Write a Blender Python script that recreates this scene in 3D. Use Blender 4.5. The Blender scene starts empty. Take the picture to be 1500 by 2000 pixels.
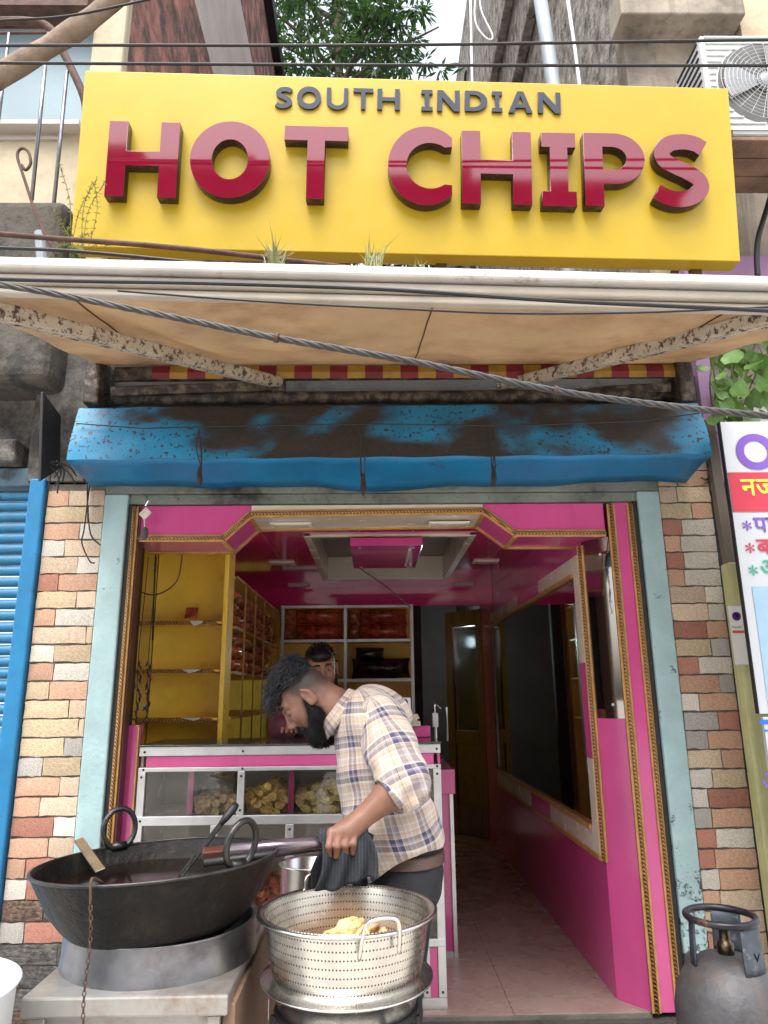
import bpy, math, random
import numpy as np
from mathutils import Vector, Matrix
random.seed(7); rng = np.random.default_rng(7)
S = bpy.context.scene; C = S.collection
rad = math.radians
# ------------------------------------------------------------------ camera
F, PITCH, YAW, ROLL, EYE = 1390., rad(14.3), rad(0.95), rad(0.6), 1.5     # focal length in photo pixels (photo 1500 x 2000)
_fw = np.array([math.sin(YAW)*math.cos(PITCH), math.cos(YAW)*math.cos(PITCH), math.sin(PITCH)])
_rt = np.array([math.cos(YAW), -math.sin(YAW), 0.]); _up = np.cross(_rt, _fw)
CR = math.cos(ROLL)*_rt - math.sin(ROLL)*_up; CU = math.sin(ROLL)*_rt + math.cos(ROLL)*_up; CW = _fw
CO = np.array([0., 0., EYE])
cam = bpy.data.objects.new('camera', bpy.data.cameras.new('camera')); C.objects.link(cam)
cam.data.sensor_fit = 'VERTICAL'; cam.data.sensor_height = 36; cam.data.lens = F/2000*36
cam.data.clip_start = .05; cam.data.clip_end = 2000
cam.matrix_world = Matrix(((CR[0], CU[0], -CW[0], 0), (CR[1], CU[1], -CW[1], 0), (CR[2], CU[2], -CW[2], EYE), (0, 0, 0, 1)))
S.camera = cam
# ------------------------------------------------------------------ sky, sun, exposure
SUN_EL, SUN_AZ = rad(62), rad(195)          # azimuth: direction the light comes from, clockwise from +Y
w = bpy.data.worlds.new('World'); S.world = w; w.use_nodes = True
nt = w.node_tree; nt.nodes.clear()
sky = nt.nodes.new('ShaderNodeTexSky'); sky.sky_type = 'NISHITA'; sky.sun_disc = False
sky.sun_elevation = SUN_EL; sky.sun_rotation = SUN_AZ; sky.dust_density = 4.0; sky.air_density = 1.2; sky.ozone_density = 1.0
hsv = nt.nodes.new('ShaderNodeHueSaturation'); hsv.inputs['Saturation'].default_value = .35
bg = nt.nodes.new('ShaderNodeBackground'); bg.inputs['Strength'].default_value = .15
wo = nt.nodes.new('ShaderNodeOutputWorld')
nt.links.new(sky.outputs[0], hsv.inputs['Color']); nt.links.new(hsv.outputs[0], bg.inputs[0]); nt.links.new(bg.outputs[0], wo.inputs[0])
sl = bpy.data.lights.new('sun', 'SUN'); sl.energy = .8; sl.angle = rad(30); sl.color = (1, .965, .91)
so = bpy.data.objects.new('sun', sl); C.objects.link(so)
sd = Vector((math.sin(SUN_AZ)*math.cos(SUN_EL), math.cos(SUN_AZ)*math.cos(SUN_EL), math.sin(SUN_EL)))
so.rotation_euler = sd.to_track_quat('Z', 'Y').to_euler(); so.location = (0, -6, 12)
S.view_settings.view_transform = 'Standard'; S.view_settings.look = 'None'; S.view_settings.gamma = 1
S.view_settings.exposure = 1.87
S.render.engine = 'CYCLES'; S.cycles.use_denoising = True; S.cycles.max_bounces = 10; S.cycles.diffuse_bounces = 5
S.cycles.glossy_bounces = 5; S.cycles.transmission_bounces = 8; S.cycles.transparent_max_bounces = 10; S.cycles.sample_clamp_indirect = 8

# ------------------------------------------------------------------ helpers
def P(x, y, Y=None, X=None, Z=None):
    """world point seen at photo pixel (x, y) on the plane Y=, X= or Z="""
    d = CR*(x-750)/F + CU*(1000-y)/F + CW
    t = (Y-CO[1])/d[1] if Y is not None else (X-CO[0])/d[0] if X is not None else (Z-CO[2])/d[2]
    return CO + d*t
def Ppl(x, y, o, n):
    d = CR*(x-750)/F + CU*(1000-y)/F + CW; o = np.asarray(o, float); n = np.asarray(n, float)
    return CO + d*(((o-CO) @ n)/(d @ n))
def V(*a): return np.array(a, float)
def lerp(a, b, t): return np.asarray(a, float)*(1-t) + np.asarray(b, float)*t
def nrm(a): a = np.asarray(a, float); return a/max(np.linalg.norm(a), 1e-9)
def catmull(pts, n=8):
    p = [np.asarray(q, float) for q in pts]; p = [2*p[0]-p[1]] + p + [2*p[-1]-p[-2]]; out = []
    for i in range(1, len(p)-2):
        for k in range(n):
            t = k/n
            out.append(.5*((2*p[i]) + (p[i+1]-p[i-1])*t + (2*p[i-1]-5*p[i]+4*p[i+1]-p[i+2])*t*t + (3*p[i]-p[i-1]-3*p[i+1]+p[i+2])*t**3))
    out.append(p[-2]); return out
ORG = {}
class MB:
    def __init__(s): s.v = []; s.f = []
    def add(s, v, f):
        n = len(s.v); s.v += [(float(p[0]), float(p[1]), float(p[2])) for p in v]; s.f += [tuple(i+n for i in q) for q in f]; return s
    def box(s, x0, x1, y0, y1, z0, z1):
        return s.add([(x0,y0,z0),(x1,y0,z0),(x1,y1,z0),(x0,y1,z0),(x0,y0,z1),(x1,y0,z1),(x1,y1,z1),(x0,y1,z1)],
                     [(3,2,1,0),(4,5,6,7),(0,1,5,4),(1,2,6,5),(2,3,7,6),(3,0,4,7)])
    def beam(s, a, b, w, h, up=(0,0,1)):
        a, b = np.asarray(a, float), np.asarray(b, float); d = nrm(b-a); r = nrm(np.cross(d, up)); u = np.cross(r, d)
        v = [p + r*i*w/2 + u*j*h/2 for p in (a, b) for i, j in ((-1,-1),(1,-1),(1,1),(-1,1))]
        return s.add(v, [(0,1,2,3),(7,6,5,4),(0,4,5,1),(1,5,6,2),(2,6,7,3),(3,7,4,0)])
    def slab(s, q, t):
        """quad q (4 points) thickened backwards by t along -normal"""
        q = [np.asarray(p, float) for p in q]; n = nrm(np.cross(q[1]-q[0], q[3]-q[0])); v = q + [p-n*t for p in q]
        return s.add(v, [(0,1,2,3),(7,6,5,4),(0,4,5,1),(1,5,6,2),(2,6,7,3),(3,7,4,0)])
    def tube(s, pts, r, n=8, cap=True, closed=False):
        pts = [np.asarray(p, float) for p in pts]; m = len(pts); rr = r if hasattr(r, '__len__') else [r]*m
        ref = None; v = []; f = []
        for i, p in enumerate(pts):
            if closed: d = nrm(pts[(i+1) % m]-pts[i-1])
            else: d = nrm(pts[min(i+1, m-1)]-pts[max(i-1, 0)])
            if ref is None: ref = np.cross(d, (0,0,1) if abs(d[2]) < .9 else (1,0,0))
            ref = nrm(ref - d*(ref @ d)); b = np.cross(d, ref)
            v += [p + (ref*math.cos(2*math.pi*k/n) + b*math.sin(2*math.pi*k/n))*rr[i] for k in range(n)]
        for i in range(m if closed else m-1):
            j = (i+1) % m
            f += [(i*n+k, i*n+(k+1) % n, j*n+(k+1) % n, j*n+k) for k in range(n)]
        if cap and not closed: f += [tuple(range(n))[::-1], tuple(range((m-1)*n, m*n))]
        return s.add(v, f)
    def lathe(s, prof, c=(0,0,0), n=40, mtx=None, a0=0, a1=2*math.pi):
        full = abs(a1-a0-2*math.pi) < 1e-6; k = n if full else n+1; v = []; f = []
        for r, z in prof:
            for i in range(k):
                a = a0+(a1-a0)*i/n; p = V(r*math.cos(a), r*math.sin(a), z)
                if mtx is not None: p = mtx @ p
                v.append(p + np.asarray(c, float))
        for j in range(len(prof)-1):
            for i in range(n):
                i2 = (i+1) % k; f.append((j*k+i, j*k+i2, (j+1)*k+i2, (j+1)*k+i))
        return s.add(v, f)
    def blob(s, c, r, n=8, m=5, jit=0., mtx=None):
        v = []; f = []
        for j in range(m+1):
            for i in range(n):
                th = math.pi*j/m; a = 2*math.pi*i/n; k = 1+random.uniform(-jit, jit)
                p = V(r[0]*math.sin(th)*math.cos(a), r[1]*math.sin(th)*math.sin(a), r[2]*math.cos(th))*k
                if mtx is not None: p = mtx @ p
                v.append(p+np.asarray(c, float))
        for j in range(m):
            for i in range(n): f.append((j*n+i, (j+1)*n+i, (j+1)*n+(i+1) % n, j*n+(i+1) % n))
        return s.add(v, f)
    def grid(s, fn, nu, nv):
        v = [fn(i/nu, j/nv) for j in range(nv+1) for i in range(nu+1)]
        return s.add(v, [(j*(nu+1)+i, j*(nu+1)+i+1, (j+1)*(nu+1)+i+1, (j+1)*(nu+1)+i) for j in range(nv) for i in range(nu)])
    def build(s, name, mat, parent=None, smooth=False, bevel=0, solid=0, label=None, cat=None, group=None, kind=None, seg=2):
        return link(name, s.v, s.f, mat, parent, smooth, bevel, solid, label, cat, group, kind, seg)
def props(o, label=None, cat=None, group=None, kind=None):
    if label: o['label'] = label
    if cat: o['category'] = cat
    if group: o['group'] = group
    if kind: o['kind'] = kind
    return o
def link(name, v, f, mat, parent=None, smooth=False, bevel=0, solid=0, label=None, cat=None, group=None, kind=None, seg=2):
    a = np.array(v, float).reshape(-1, 3)
    if parent is not None: og = ORG[parent.name]
    else: og = V((a[:,0].min()+a[:,0].max())/2, (a[:,1].min()+a[:,1].max())/2, a[:,2].min())
    me = bpy.data.meshes.new(name); me.from_pydata((a-og).tolist(), [], f); me.validate(); me.update()
    if smooth: me.shade_smooth()
    o = bpy.data.objects.new(name, me); C.objects.link(o); me.materials.append(mat)
    if parent is not None: o.parent = parent
    else: o.location = og
    ORG[o.name] = og
    if bevel:
        b = o.modifiers.new('bevel', 'BEVEL'); b.width = bevel; b.segments = seg; b.limit_method = 'ANGLE'; b.angle_limit = rad(35)
    if solid:
        b = o.modifiers.new('solid', 'SOLIDIFY'); b.thickness = solid; b.offset = 0
    return props(o, label, cat, group, kind)
def thing(name, label, cat, loc, group=None, kind=None):
    o = bpy.data.objects.new(name, None); C.objects.link(o); o.location = tuple(loc); o.empty_display_size = .1
    ORG[o.name] = np.asarray(loc, float); return props(o, label, cat, group, kind)
def B(x0, x1, y0, y1, z0, z1): return MB().box(x0, x1, y0, y1, z0, z1)

# ------------------------------------------------------------------ materials
def mat(name, col, rough=.5, metal=0., var=.12, vs=5., bump=.0, bs=60., dirt=0., dcol=(.03,.025,.02), ds=4., dsoft=.12, dgeo=None,
        spec=.5, coat=0., stretch=None, rvar=.1, rnd=0., alpha=1., trans=0., em=None, ems=0., streak=0., ior=1.45, isl=0., worn=None):
    m = bpy.data.materials.new(name); m.use_nodes = True; n = m.node_tree; N = n.nodes; L = n.links
    b = N['Principled BSDF']; tc = N.new('ShaderNodeTexCoord'); src = tc.outputs['Object']
    if stretch:
        mp = N.new('ShaderNodeMapping'); mp.inputs['Scale'].default_value = stretch; L.new(src, mp.inputs[0]); src = mp.outputs[0]
    def noise(sc, det=6, ro=.6):
        t = N.new('ShaderNodeTexNoise'); t.inputs['Scale'].default_value = sc; t.inputs['Detail'].default_value = det; t.inputs['Roughness'].default_value = ro
        L.new(src, t.inputs['Vector']); return t
    def mixc(fac, a, bb, blend='MIX'):
        x = N.new('ShaderNodeMix'); x.data_type = 'RGBA'; x.blend_type = blend
        for k, val in ((0, fac), (6, a), (7, bb)):
            if hasattr(val, 'is_output'): L.new(val, x.inputs[k])
            elif k == 0: x.inputs[0].default_value = val
            else: x.inputs[k].default_value = (*val, 1)
        return x.outputs[2]
    def ramp(fac, p0, p1):
        r = N.new('ShaderNodeMapRange'); r.interpolation_type = 'SMOOTHSTEP'; r.inputs[1].default_value = p0; r.inputs[2].default_value = p1
        L.new(fac, r.inputs[0]); return r.outputs[0]
    n1 = noise(vs)
    c0 = tuple(max(0, x*(1-var)) for x in col); c1 = tuple(min(1, x*(1+var)) for x in col)
    c = mixc(ramp(n1.outputs['Fac'], .3, .7), c0, c1)
    if rnd:
        oi = N.new('ShaderNodeObjectInfo'); r = N.new('ShaderNodeMapRange'); L.new(oi.outputs['Random'], r.inputs[0])
        r.inputs[3].default_value = 1-rnd; r.inputs[4].default_value = 1+rnd
        hs = N.new('ShaderNodeHueSaturation'); L.new(c, hs.inputs['Color']); L.new(r.outputs[0], hs.inputs['Value']); c = hs.outputs[0]
    if isl:
        ge = N.new('ShaderNodeNewGeometry'); r = N.new('ShaderNodeMapRange'); L.new(ge.outputs['Random Per Island'], r.inputs[0]); r.inputs[3].default_value = 1-isl; r.inputs[4].default_value = 1+isl*.6
        hs = N.new('ShaderNodeHueSaturation'); L.new(c, hs.inputs['Color']); L.new(r.outputs[0], hs.inputs['Value']); r2 = N.new('ShaderNodeMapRange'); L.new(ge.outputs['Random Per Island'], r2.inputs[0]); r2.inputs[3].default_value = .485; r2.inputs[4].default_value = .51; L.new(r2.outputs[0], hs.inputs['Hue']); c = hs.outputs[0]
    if worn:                                             # flaked paint, denser low down where hands and feet rub it off
        nz = noise(14, 9, .75); sz = N.new('ShaderNodeSeparateXYZ'); L.new(tc.outputs['Object'], sz.inputs[0]); ma = N.new('ShaderNodeMath'); ma.operation = 'MULTIPLY_ADD'; L.new(sz.outputs[2], ma.inputs[0]); ma.inputs[1].default_value = -.27; L.new(nz.outputs['Fac'], ma.inputs[2])
        c = mixc(ramp(ma.outputs[0], worn-.03, worn+.03), c, dcol)
    if streak:
        mp = N.new('ShaderNodeMapping'); mp.inputs['Scale'].default_value = (9, 9, .7); L.new(tc.outputs['Object'], mp.inputs[0])
        t = N.new('ShaderNodeTexNoise'); t.inputs['Scale'].default_value = 2.2; t.inputs['Detail'].default_value = 7; L.new(mp.outputs[0], t.inputs['Vector'])
        rr = N.new('ShaderNodeMath'); rr.operation = 'MULTIPLY'; rr.inputs[1].default_value = streak; L.new(ramp(t.outputs['Fac'], .48, .72), rr.inputs[0])
        c = mixc(rr.outputs[0], c, dcol)
    if dirt:
        n2 = noise(ds, 10, .72); th = 1-dirt
        c = mixc(ramp(n2.outputs['Fac'], th-dsoft/2, th+dsoft/2), c, dcol)
    L.new(c, b.inputs['Base Color'])
    n3 = noise(vs*4, 5)
    r = N.new('ShaderNodeMapRange'); L.new(n3.outputs['Fac'], r.inputs[0]); r.inputs[3].default_value = max(.02, rough-rvar); r.inputs[4].default_value = min(1, rough+rvar)
    L.new(r.outputs[0], b.inputs['Roughness'])
    b.inputs['Metallic'].default_value = metal; b.inputs['Specular IOR Level'].default_value = spec; b.inputs['Coat Weight'].default_value = coat
    b.inputs['Coat Roughness'].default_value = .06; b.inputs['IOR'].default_value = ior
    if alpha < 1: b.inputs['Alpha'].default_value = alpha
    if trans: b.inputs['Transmission Weight'].default_value = trans
    if em: b.inputs['Emission Color'].default_value = (*em, 1); b.inputs['Emission Strength'].default_value = ems
    if bump:
        nb = noise(bs, 8, .65); bp = N.new('ShaderNodeBump'); bp.inputs['Strength'].default_value = bump; bp.inputs['Distance'].default_value = .02
        L.new(nb.outputs['Fac'], bp.inputs['Height']); L.new(bp.outputs[0], b.inputs['Normal'])
    return m
def glassmat(name, tint=(.9,.93,.92), alpha=.22, rough=.03, refl=.1):
    m = bpy.data.materials.new(name); m.use_nodes = True; n = m.node_tree; N = n.nodes; L = n.links; N.clear()
    tr = N.new('ShaderNodeBsdfTransparent'); tr.inputs[0].default_value = (*tint, 1)
    gl = N.new('ShaderNodeBsdfGlossy'); gl.inputs['Roughness'].default_value = rough
    lw = N.new('ShaderNodeFresnel'); lw.inputs[0].default_value = 1.5
    mx = N.new('ShaderNodeMixShader'); o = N.new('ShaderNodeOutputMaterial')
    ns = N.new('ShaderNodeTexNoise'); ns.inputs['Scale'].default_value = 9; ns.inputs['Detail'].default_value = 7
    df = N.new('ShaderNodeBsdfDiffuse'); df.inputs[0].default_value = (.5,.48,.44,1); m2 = N.new('ShaderNodeMixShader')
    mr = N.new('ShaderNodeMapRange'); mr.inputs[1].default_value = .4; mr.inputs[2].default_value = .8; mr.inputs[3].default_value = alpha*.15; mr.inputs[4].default_value = alpha
    L.new(ns.outputs[0], mr.inputs[0]); L.new(mr.outputs[0], m2.inputs[0]); L.new(tr.outputs[0], m2.inputs[1]); L.new(df.outputs[0], m2.inputs[2])
    L.new(lw.outputs[0], mx.inputs[0]); L.new(m2.outputs[0], mx.inputs[1]); L.new(gl.outputs[0], mx.inputs[2]); L.new(mx.outputs[0], o.inputs[0])
    return m
m_yellow = mat('sign_yellow', (.425,.292,.018), .33, var=.05, vs=2, rvar=.12, coat=.0, streak=.10, dcol=(.45,.29,.02))
m_red = mat('letter_red', (.155,.0022,.017), .05, var=.03, rvar=.02, spec=.9)
m_ltside = mat('letter_side', (0.028,0.0128,0.0128), .25, var=.1)
m_navy = mat('letter_navy', (.006,.012,.028), .07, var=.03, rvar=.02, spec=.6)
m_pink = mat('pink_laminate', (.54,.07,.235), .15, var=.07, vs=2, rvar=.12, coat=.3, streak=.12, dcol=(.26,.025,.09), dirt=.27, ds=9, dsoft=.2)
m_pinkdk = mat('magenta_ceiling', (.60,.03,.17), .10, var=.06, vs=2, rvar=.05, coat=.7)
m_cream = mat('cream_laminate', (.62,.55,.45), .25, var=.06, vs=3, coat=.3)
m_yellowlam = mat('yellow_laminate', (.86,.57,.06), .3, var=.10, vs=2.5, rvar=.1, coat=.2, dirt=.34, dcol=(.45,.26,.04), ds=3, dsoft=.3)
m_alu = mat('aluminium', (0.612,0.612,0.612), .38, metal=.75, var=.08, vs=12, rvar=.12, dirt=.3, dcol=(.35,.33,.31), ds=14, dsoft=.2)
m_steel = mat('stainless', (.66,.64,.61), .24, metal=1, var=.1, vs=6, rvar=.10, bump=.05, bs=14, dirt=.3, dcol=(.42,.37,.30), ds=4, dsoft=.6)
m_steeld = mat('dull_steel', (0.238,0.245,0.266), .38, metal=.9, var=.2, vs=8, rvar=.15, bump=.08, bs=20, dirt=.42, dcol=(.14,.12,.12), ds=5, dsoft=.3)
m_iron = mat('wok_iron', (0.0064,0.0056,0.0052), .42, metal=.2, var=.4, vs=10, rvar=.2, spec=.3, bump=.5, bs=30, dirt=.38, dcol=(.035,.025,.018), ds=9, dsoft=.25)
m_ironh = mat('worn_iron', (0.05,0.0475,0.0475), .35, metal=.8, var=.3, vs=20, bump=.15, bs=60)
m_oil = mat('frying_oil', (.008,.0045,.003), .12, var=.05, rvar=.03, spec=.35)
m_rust = mat('rusty_steel', (.085,.046,.034), .75, metal=.2, var=.35, vs=14, bump=.3, bs=80)
m_black = mat('black_paint', (.012,.012,.013), .5, var=.3, bump=.1)
m_blackw = mat('black_cable', (.014,.014,.016), .45, var=.2)
m_mint = mat('mint_paint', (.31,.44,.45), .55, var=.1, vs=6, bump=.25, bs=45, dirt=.37, dcol=(.045,.04,.037), ds=9, dsoft=.06, worn=.37)
m_blue = mat('blue_enamel', (0.0084,0.14,0.301), .38, var=.15, vs=4, bump=.12, bs=30, dirt=.34, dcol=(.03,.04,.05), ds=7, dsoft=.15)
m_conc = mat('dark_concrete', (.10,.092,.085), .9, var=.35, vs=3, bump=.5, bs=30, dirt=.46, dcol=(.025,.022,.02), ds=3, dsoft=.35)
m_grout = mat('pier_mortar', (.15,.135,.12), .95, var=.3, vs=10, bump=.5, bs=50)
m_gold = mat('gilt_wood', (.42,.22,.06), .38, var=.2, vs=18, bump=.1, bs=90, coat=.3)
m_brown = mat('brown_wood', (.075,.026,.018), .35, var=.25, vs=8, stretch=(1,1,.15), coat=.3)
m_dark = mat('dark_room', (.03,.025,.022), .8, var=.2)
m_tile = mat('floor_tile', (.35,.25,.215), .28, var=.12, vs=1.6, rvar=.12, dirt=.42, dcol=(.25,.165,.14), ds=1.4, dsoft=.7)
m_road = mat('street_concrete', (.42,.40,.37), .9, var=.2, vs=1.2, bump=.4, bs=25)
m_glass = glassmat('cabinet_glass', (.96,.955,.94), alpha=.03)
m_plastic = mat('white_plastic', (0.5328,0.5472,0.5544), .4, var=.04, vs=6, rvar=.1)
def rope(name):
    m = mat(name, (.45,.24,.065), .4, var=.2, vs=20, coat=.3); n = m.node_tree; N = n.nodes; L = n.links; b = N['Principled BSDF']
    tc = N.new('ShaderNodeTexCoord'); wv = N.new('ShaderNodeTexWave'); wv.bands_direction = 'DIAGONAL'; wv.inputs['Scale'].default_value = 40; wv.inputs['Distortion'].default_value = .6
    L.new(tc.outputs['Object'], wv.inputs['Vector']); mx = N.new('ShaderNodeMix'); mx.data_type = 'RGBA'; rp = N.new('ShaderNodeMapRange'); rp.inputs[1].default_value = .42; rp.inputs[2].default_value = .6
    L.new(wv.outputs['Fac'], rp.inputs[0]); L.new(rp.outputs[0], mx.inputs[0]); mx.inputs[6].default_value = (.13,.055,.02,1)
    L.new(b.inputs['Base Color'].links[0].from_socket, mx.inputs[7]); L.new(mx.outputs[2], b.inputs['Base Color'])
    bp = N.new('ShaderNodeBump'); bp.inputs['Strength'].default_value = .8; bp.inputs['Distance'].default_value = .006; L.new(wv.outputs['Fac'], bp.inputs['Height']); L.new(bp.outputs[0], b.inputs['Normal'])
    return m
m_rope = rope('rope_moulding')
# ------------------------------------------------------------------ the setting
FY = 3.2; FZ = .26
B(-120, 120, -120, 400, -.3, 0).build('ground', m_road, kind='structure')
B(-1.12, 1.23, FY-.02, 8.6, -.02, FZ-.02).build('shop_floor', m_conc, kind='structure')
fl = B(-1.1, 1.1, FY+.02, 8.5, FZ-.02, FZ-.006).build('floor', m_grout, kind='structure')
for i in range(4):                                      # floor tiles
    for j in range(8):
        x0 = -1.1+i*.55; y0 = FY+.03+j*.6
        B(x0+.0015, min(x0+.5485, 1.1), y0, y0+.597, FZ-.006, FZ+random.uniform(-.0005,.0005)).build('tile', m_tile, fl)
B(-1.75, 1.75, 2.9, FY-.022, -.02, .13).build('step', m_conc, kind='structure', bevel=.012)
# interior shell
B(-1.34, -1.21, 3.6, 8.6, 0, 3.0).build('shop_wall_left', m_yellowlam, kind='structure')
B(1.003, 1.13, 3.352, 6.72, 0, 3.0).build('shop_wall_right', m_pink, kind='structure')
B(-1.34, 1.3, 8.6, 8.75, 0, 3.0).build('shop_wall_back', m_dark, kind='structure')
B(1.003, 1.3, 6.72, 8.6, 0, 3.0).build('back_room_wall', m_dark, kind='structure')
B(-1.6, 1.62, 3.3, 8.8, 3.0, 3.12).build('shop_roof', m_conc, kind='structure')
# ceiling with its sunk rectangle (frame pieces around the opening)
CZ = 2.362; rx0, rx1, ry0, ry1 = -.366, .56, 3.9, 5.45
m = MB(); m.box(-1.2, rx0, 3.5, 5.95, CZ, CZ+.03); m.box(rx1, 1.003, 3.5, 5.95, CZ, CZ+.03); m.box(rx0, rx1, 3.5, ry0, CZ, CZ+.03); m.box(rx0, rx1, ry1, 5.95, CZ, CZ+.03)
ce = m.build('ceiling', m_pinkdk, kind='structure')
m = MB(); m.box(rx0-.02, rx1+.02, ry0-.02, ry1+.02, CZ+.17, CZ+.19)
m_rec = mat('grey_recess_board', (.30,.25,.22), .4, var=.1, vs=3); m.build('recess_panel', m_rec, ce)
for a, b in (((rx0,ry0),(rx1,ry0)), ((rx0,ry1),(rx1,ry1)), ((rx0,ry0),(rx0,ry1)), ((rx1,ry0),(rx1,ry1))):
    m = MB(); m.box(min(a[0],b[0])-.02, max(a[0],b[0])+.02, min(a[1],b[1])-.02, max(a[1],b[1])+.02, CZ-.014+random.uniform(0,.002), CZ+.168); m.build('recess_frame', m_cream, ce, bevel=.004)
B(-1.2, 1.0, 5.95, 6.02, 2.21, 2.42).build('bulkhead', m_pinkdk, kind='structure')
B(-.9, .32, 6.2, 6.3, FZ, 2.9).build('partition', m_yellowlam, kind='structure')

# ------------------------------------------------------------------ brick piers
bc = [((.34,.155,.11), .9), ((.45,.275,.185), .9), ((.50,.385,.28), .9), ((.55,.505,.44), .9), ((.35,.33,.30), .9), ((.46,.36,.235), .9)]
m_br = [mat('brick_%s' % n, c[0], .85, var=.28, vs=22, bump=.14, bs=60, rnd=.16, dirt=.40, dcol=tuple(x*.42 for x in c[0]), ds=24, dsoft=.14) for n, c in zip(('red','orange','peach','cream','grey','ochre'), bc)]
m_brs = [mat('sooty_brick_%s' % n, tuple(x*.5 for x in c[0]), .9, var=.4, vs=14, bump=.5, bs=70, rnd=.2, dirt=.52, dcol=(.03,.028,.025), ds=6, dsoft=.4) for n, c in zip(('red','grey'), (bc[1], bc[4]))]
def brick_mesh(k):
    r = random.Random(k); v = []; f = []; nx, nz = 5, 3
    for j in range(nz+1):
        for i in range(nx+1):
            e = (i in (0, nx)) or (j in (0, nz))
            v.append((i/nx + r.uniform(-.012,.012)*(1 if e else 0), (.10 if e else 0)+r.uniform(0,.08), j/nz + r.uniform(-.04,.04)*(1 if e else 0)))
    f = [(j*(nx+1)+i, j*(nx+1)+i+1, (j+1)*(nx+1)+i+1, (j+1)*(nx+1)+i) for j in range(nz) for i in range(nx)]
    ring = [i for i in range(nx+1)] + [j*(nx+1)+nx for j in range(1, nz+1)] + [nz*(nx+1)+i for i in range(nx-1, -1, -1)] + [j*(nx+1) for j in range(nz-1, 0, -1)]
    n = len(v); v += [(v[i][0], 1, v[i][2]) for i in ring]
    f += [(ring[(k2+1) % len(ring)], ring[k2], n+k2, n+(k2+1) % len(ring)) for k2 in range(len(ring))]
    me = bpy.data.meshes.new('brick'); me.from_pydata(v, [], f); me.update(); return me
BM = {(k, q): None for k in range(6) for q in range(len(m_br)+len(m_brs))}
def brick(parent, x0, x1, z0, z1, q, y0=FY-.004, dep=.016):
    k = random.randrange(6)
    if BM[(k, q)] is None:
        BM[(k, q)] = brick_mesh(k*31+q); BM[(k, q)].materials.append((m_br+m_brs)[q])
    o = bpy.data.objects.new('brick', BM[(k, q)]); C.objects.link(o); o.parent = parent
    o.location = Vector((x0, y0+random.uniform(-.0015,.0015), z0)) - Vector(ORG[parent.name]); o.scale = (x1-x0, dep, z1-z0)
def pier(x0, x1, label, ztop, sooty):
    t = thing('brick_pier', label, 'pier', ((x0+x1)/2, FY+.2, 0), 'brick piers either side of the shop')
    B(x0, x1, FY+.006, FY+.45, 0, ztop).build('core', m_grout, t)
    z = .0; r = 0; ph = .0785
    while z < ztop-.04:
        L = x1-x0; mode = random.random(); g = .004
        if mode < .42: s = x0+L*random.uniform(.28,.42)
        elif mode < .88: s = x0+L*random.uniform(.58,.74)
        else: s = x0+L*random.uniform(.86,.9)
        a = random.choices(range(6), (3,4,4,2,1,3))[0]; b2 = random.choices([0,1,2,3,4,5], (2,4,3,5,2,2))[0]
        if b2 == a: b2 = (a+3) % 6
        if s-x0 < L*.5: a, b2 = b2, a
        if sooty and z < .62 + random.uniform(-.12,.12): a, b2 = 6+(random.random() < .5), 7
        zt = min(z+ph-.007, ztop)
        brick(t, x0+g, s-g/2, z, zt, a); brick(t, s+g/2, x1-g, z, zt, b2)
        z += ph; r += 1
pier(-1.507, -1.238, 'brick pier beside blue rolling shutter, sooty towards the ground', 2.46, True)
pier(1.342, 1.589, 'brick pier between pale jamb and lime post, mixed ochre and cream courses', 2.72, False)
# painted jambs and lintel
t = thing('door_frame', 'flaking mint painted door frame round the shop opening', 'door frame', (0, FY, 0))
B(-1.236, -1.128, FY-.016, FY+.2, .0, 2.405).build('jamb', m_mint, t, bevel=.006)
B(1.238, 1.34, FY-.016, FY+.2, .0, 2.405).build('jamb', m_mint, t, bevel=.006)
m_lint = mat('sooty_lintel', (.20,.23,.20), .7, var=.3, vs=8, bump=.3, bs=50, dirt=.47, dcol=(.025,.022,.02), ds=4, dsoft=.3)
lt = B(-1.236, 1.34, FY-.012, FY+.2, 2.408, 2.47).build('lintel', m_lint, t, bevel=.004)
lg = B(-1.127, 1.237, FY+.004, FY+.2, 2.362, 2.406).build('lintel_lip', m_lint, t, bevel=.003)
for i in range(16):
    MB().blob((-1.05+i*.145, FY+.003, 2.385), (.006,.004,.006), 8, 4).build('rivet', m_lint, lg, smooth=True)
B(-1.127, -1.11, FY+.0, FY+.22, FZ, 2.36).build('jamb_edge', m_black, t); B(1.218, 1.237, FY+.0, FY+.22, FZ, 2.36).build('jamb_edge', m_black, t)
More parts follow.
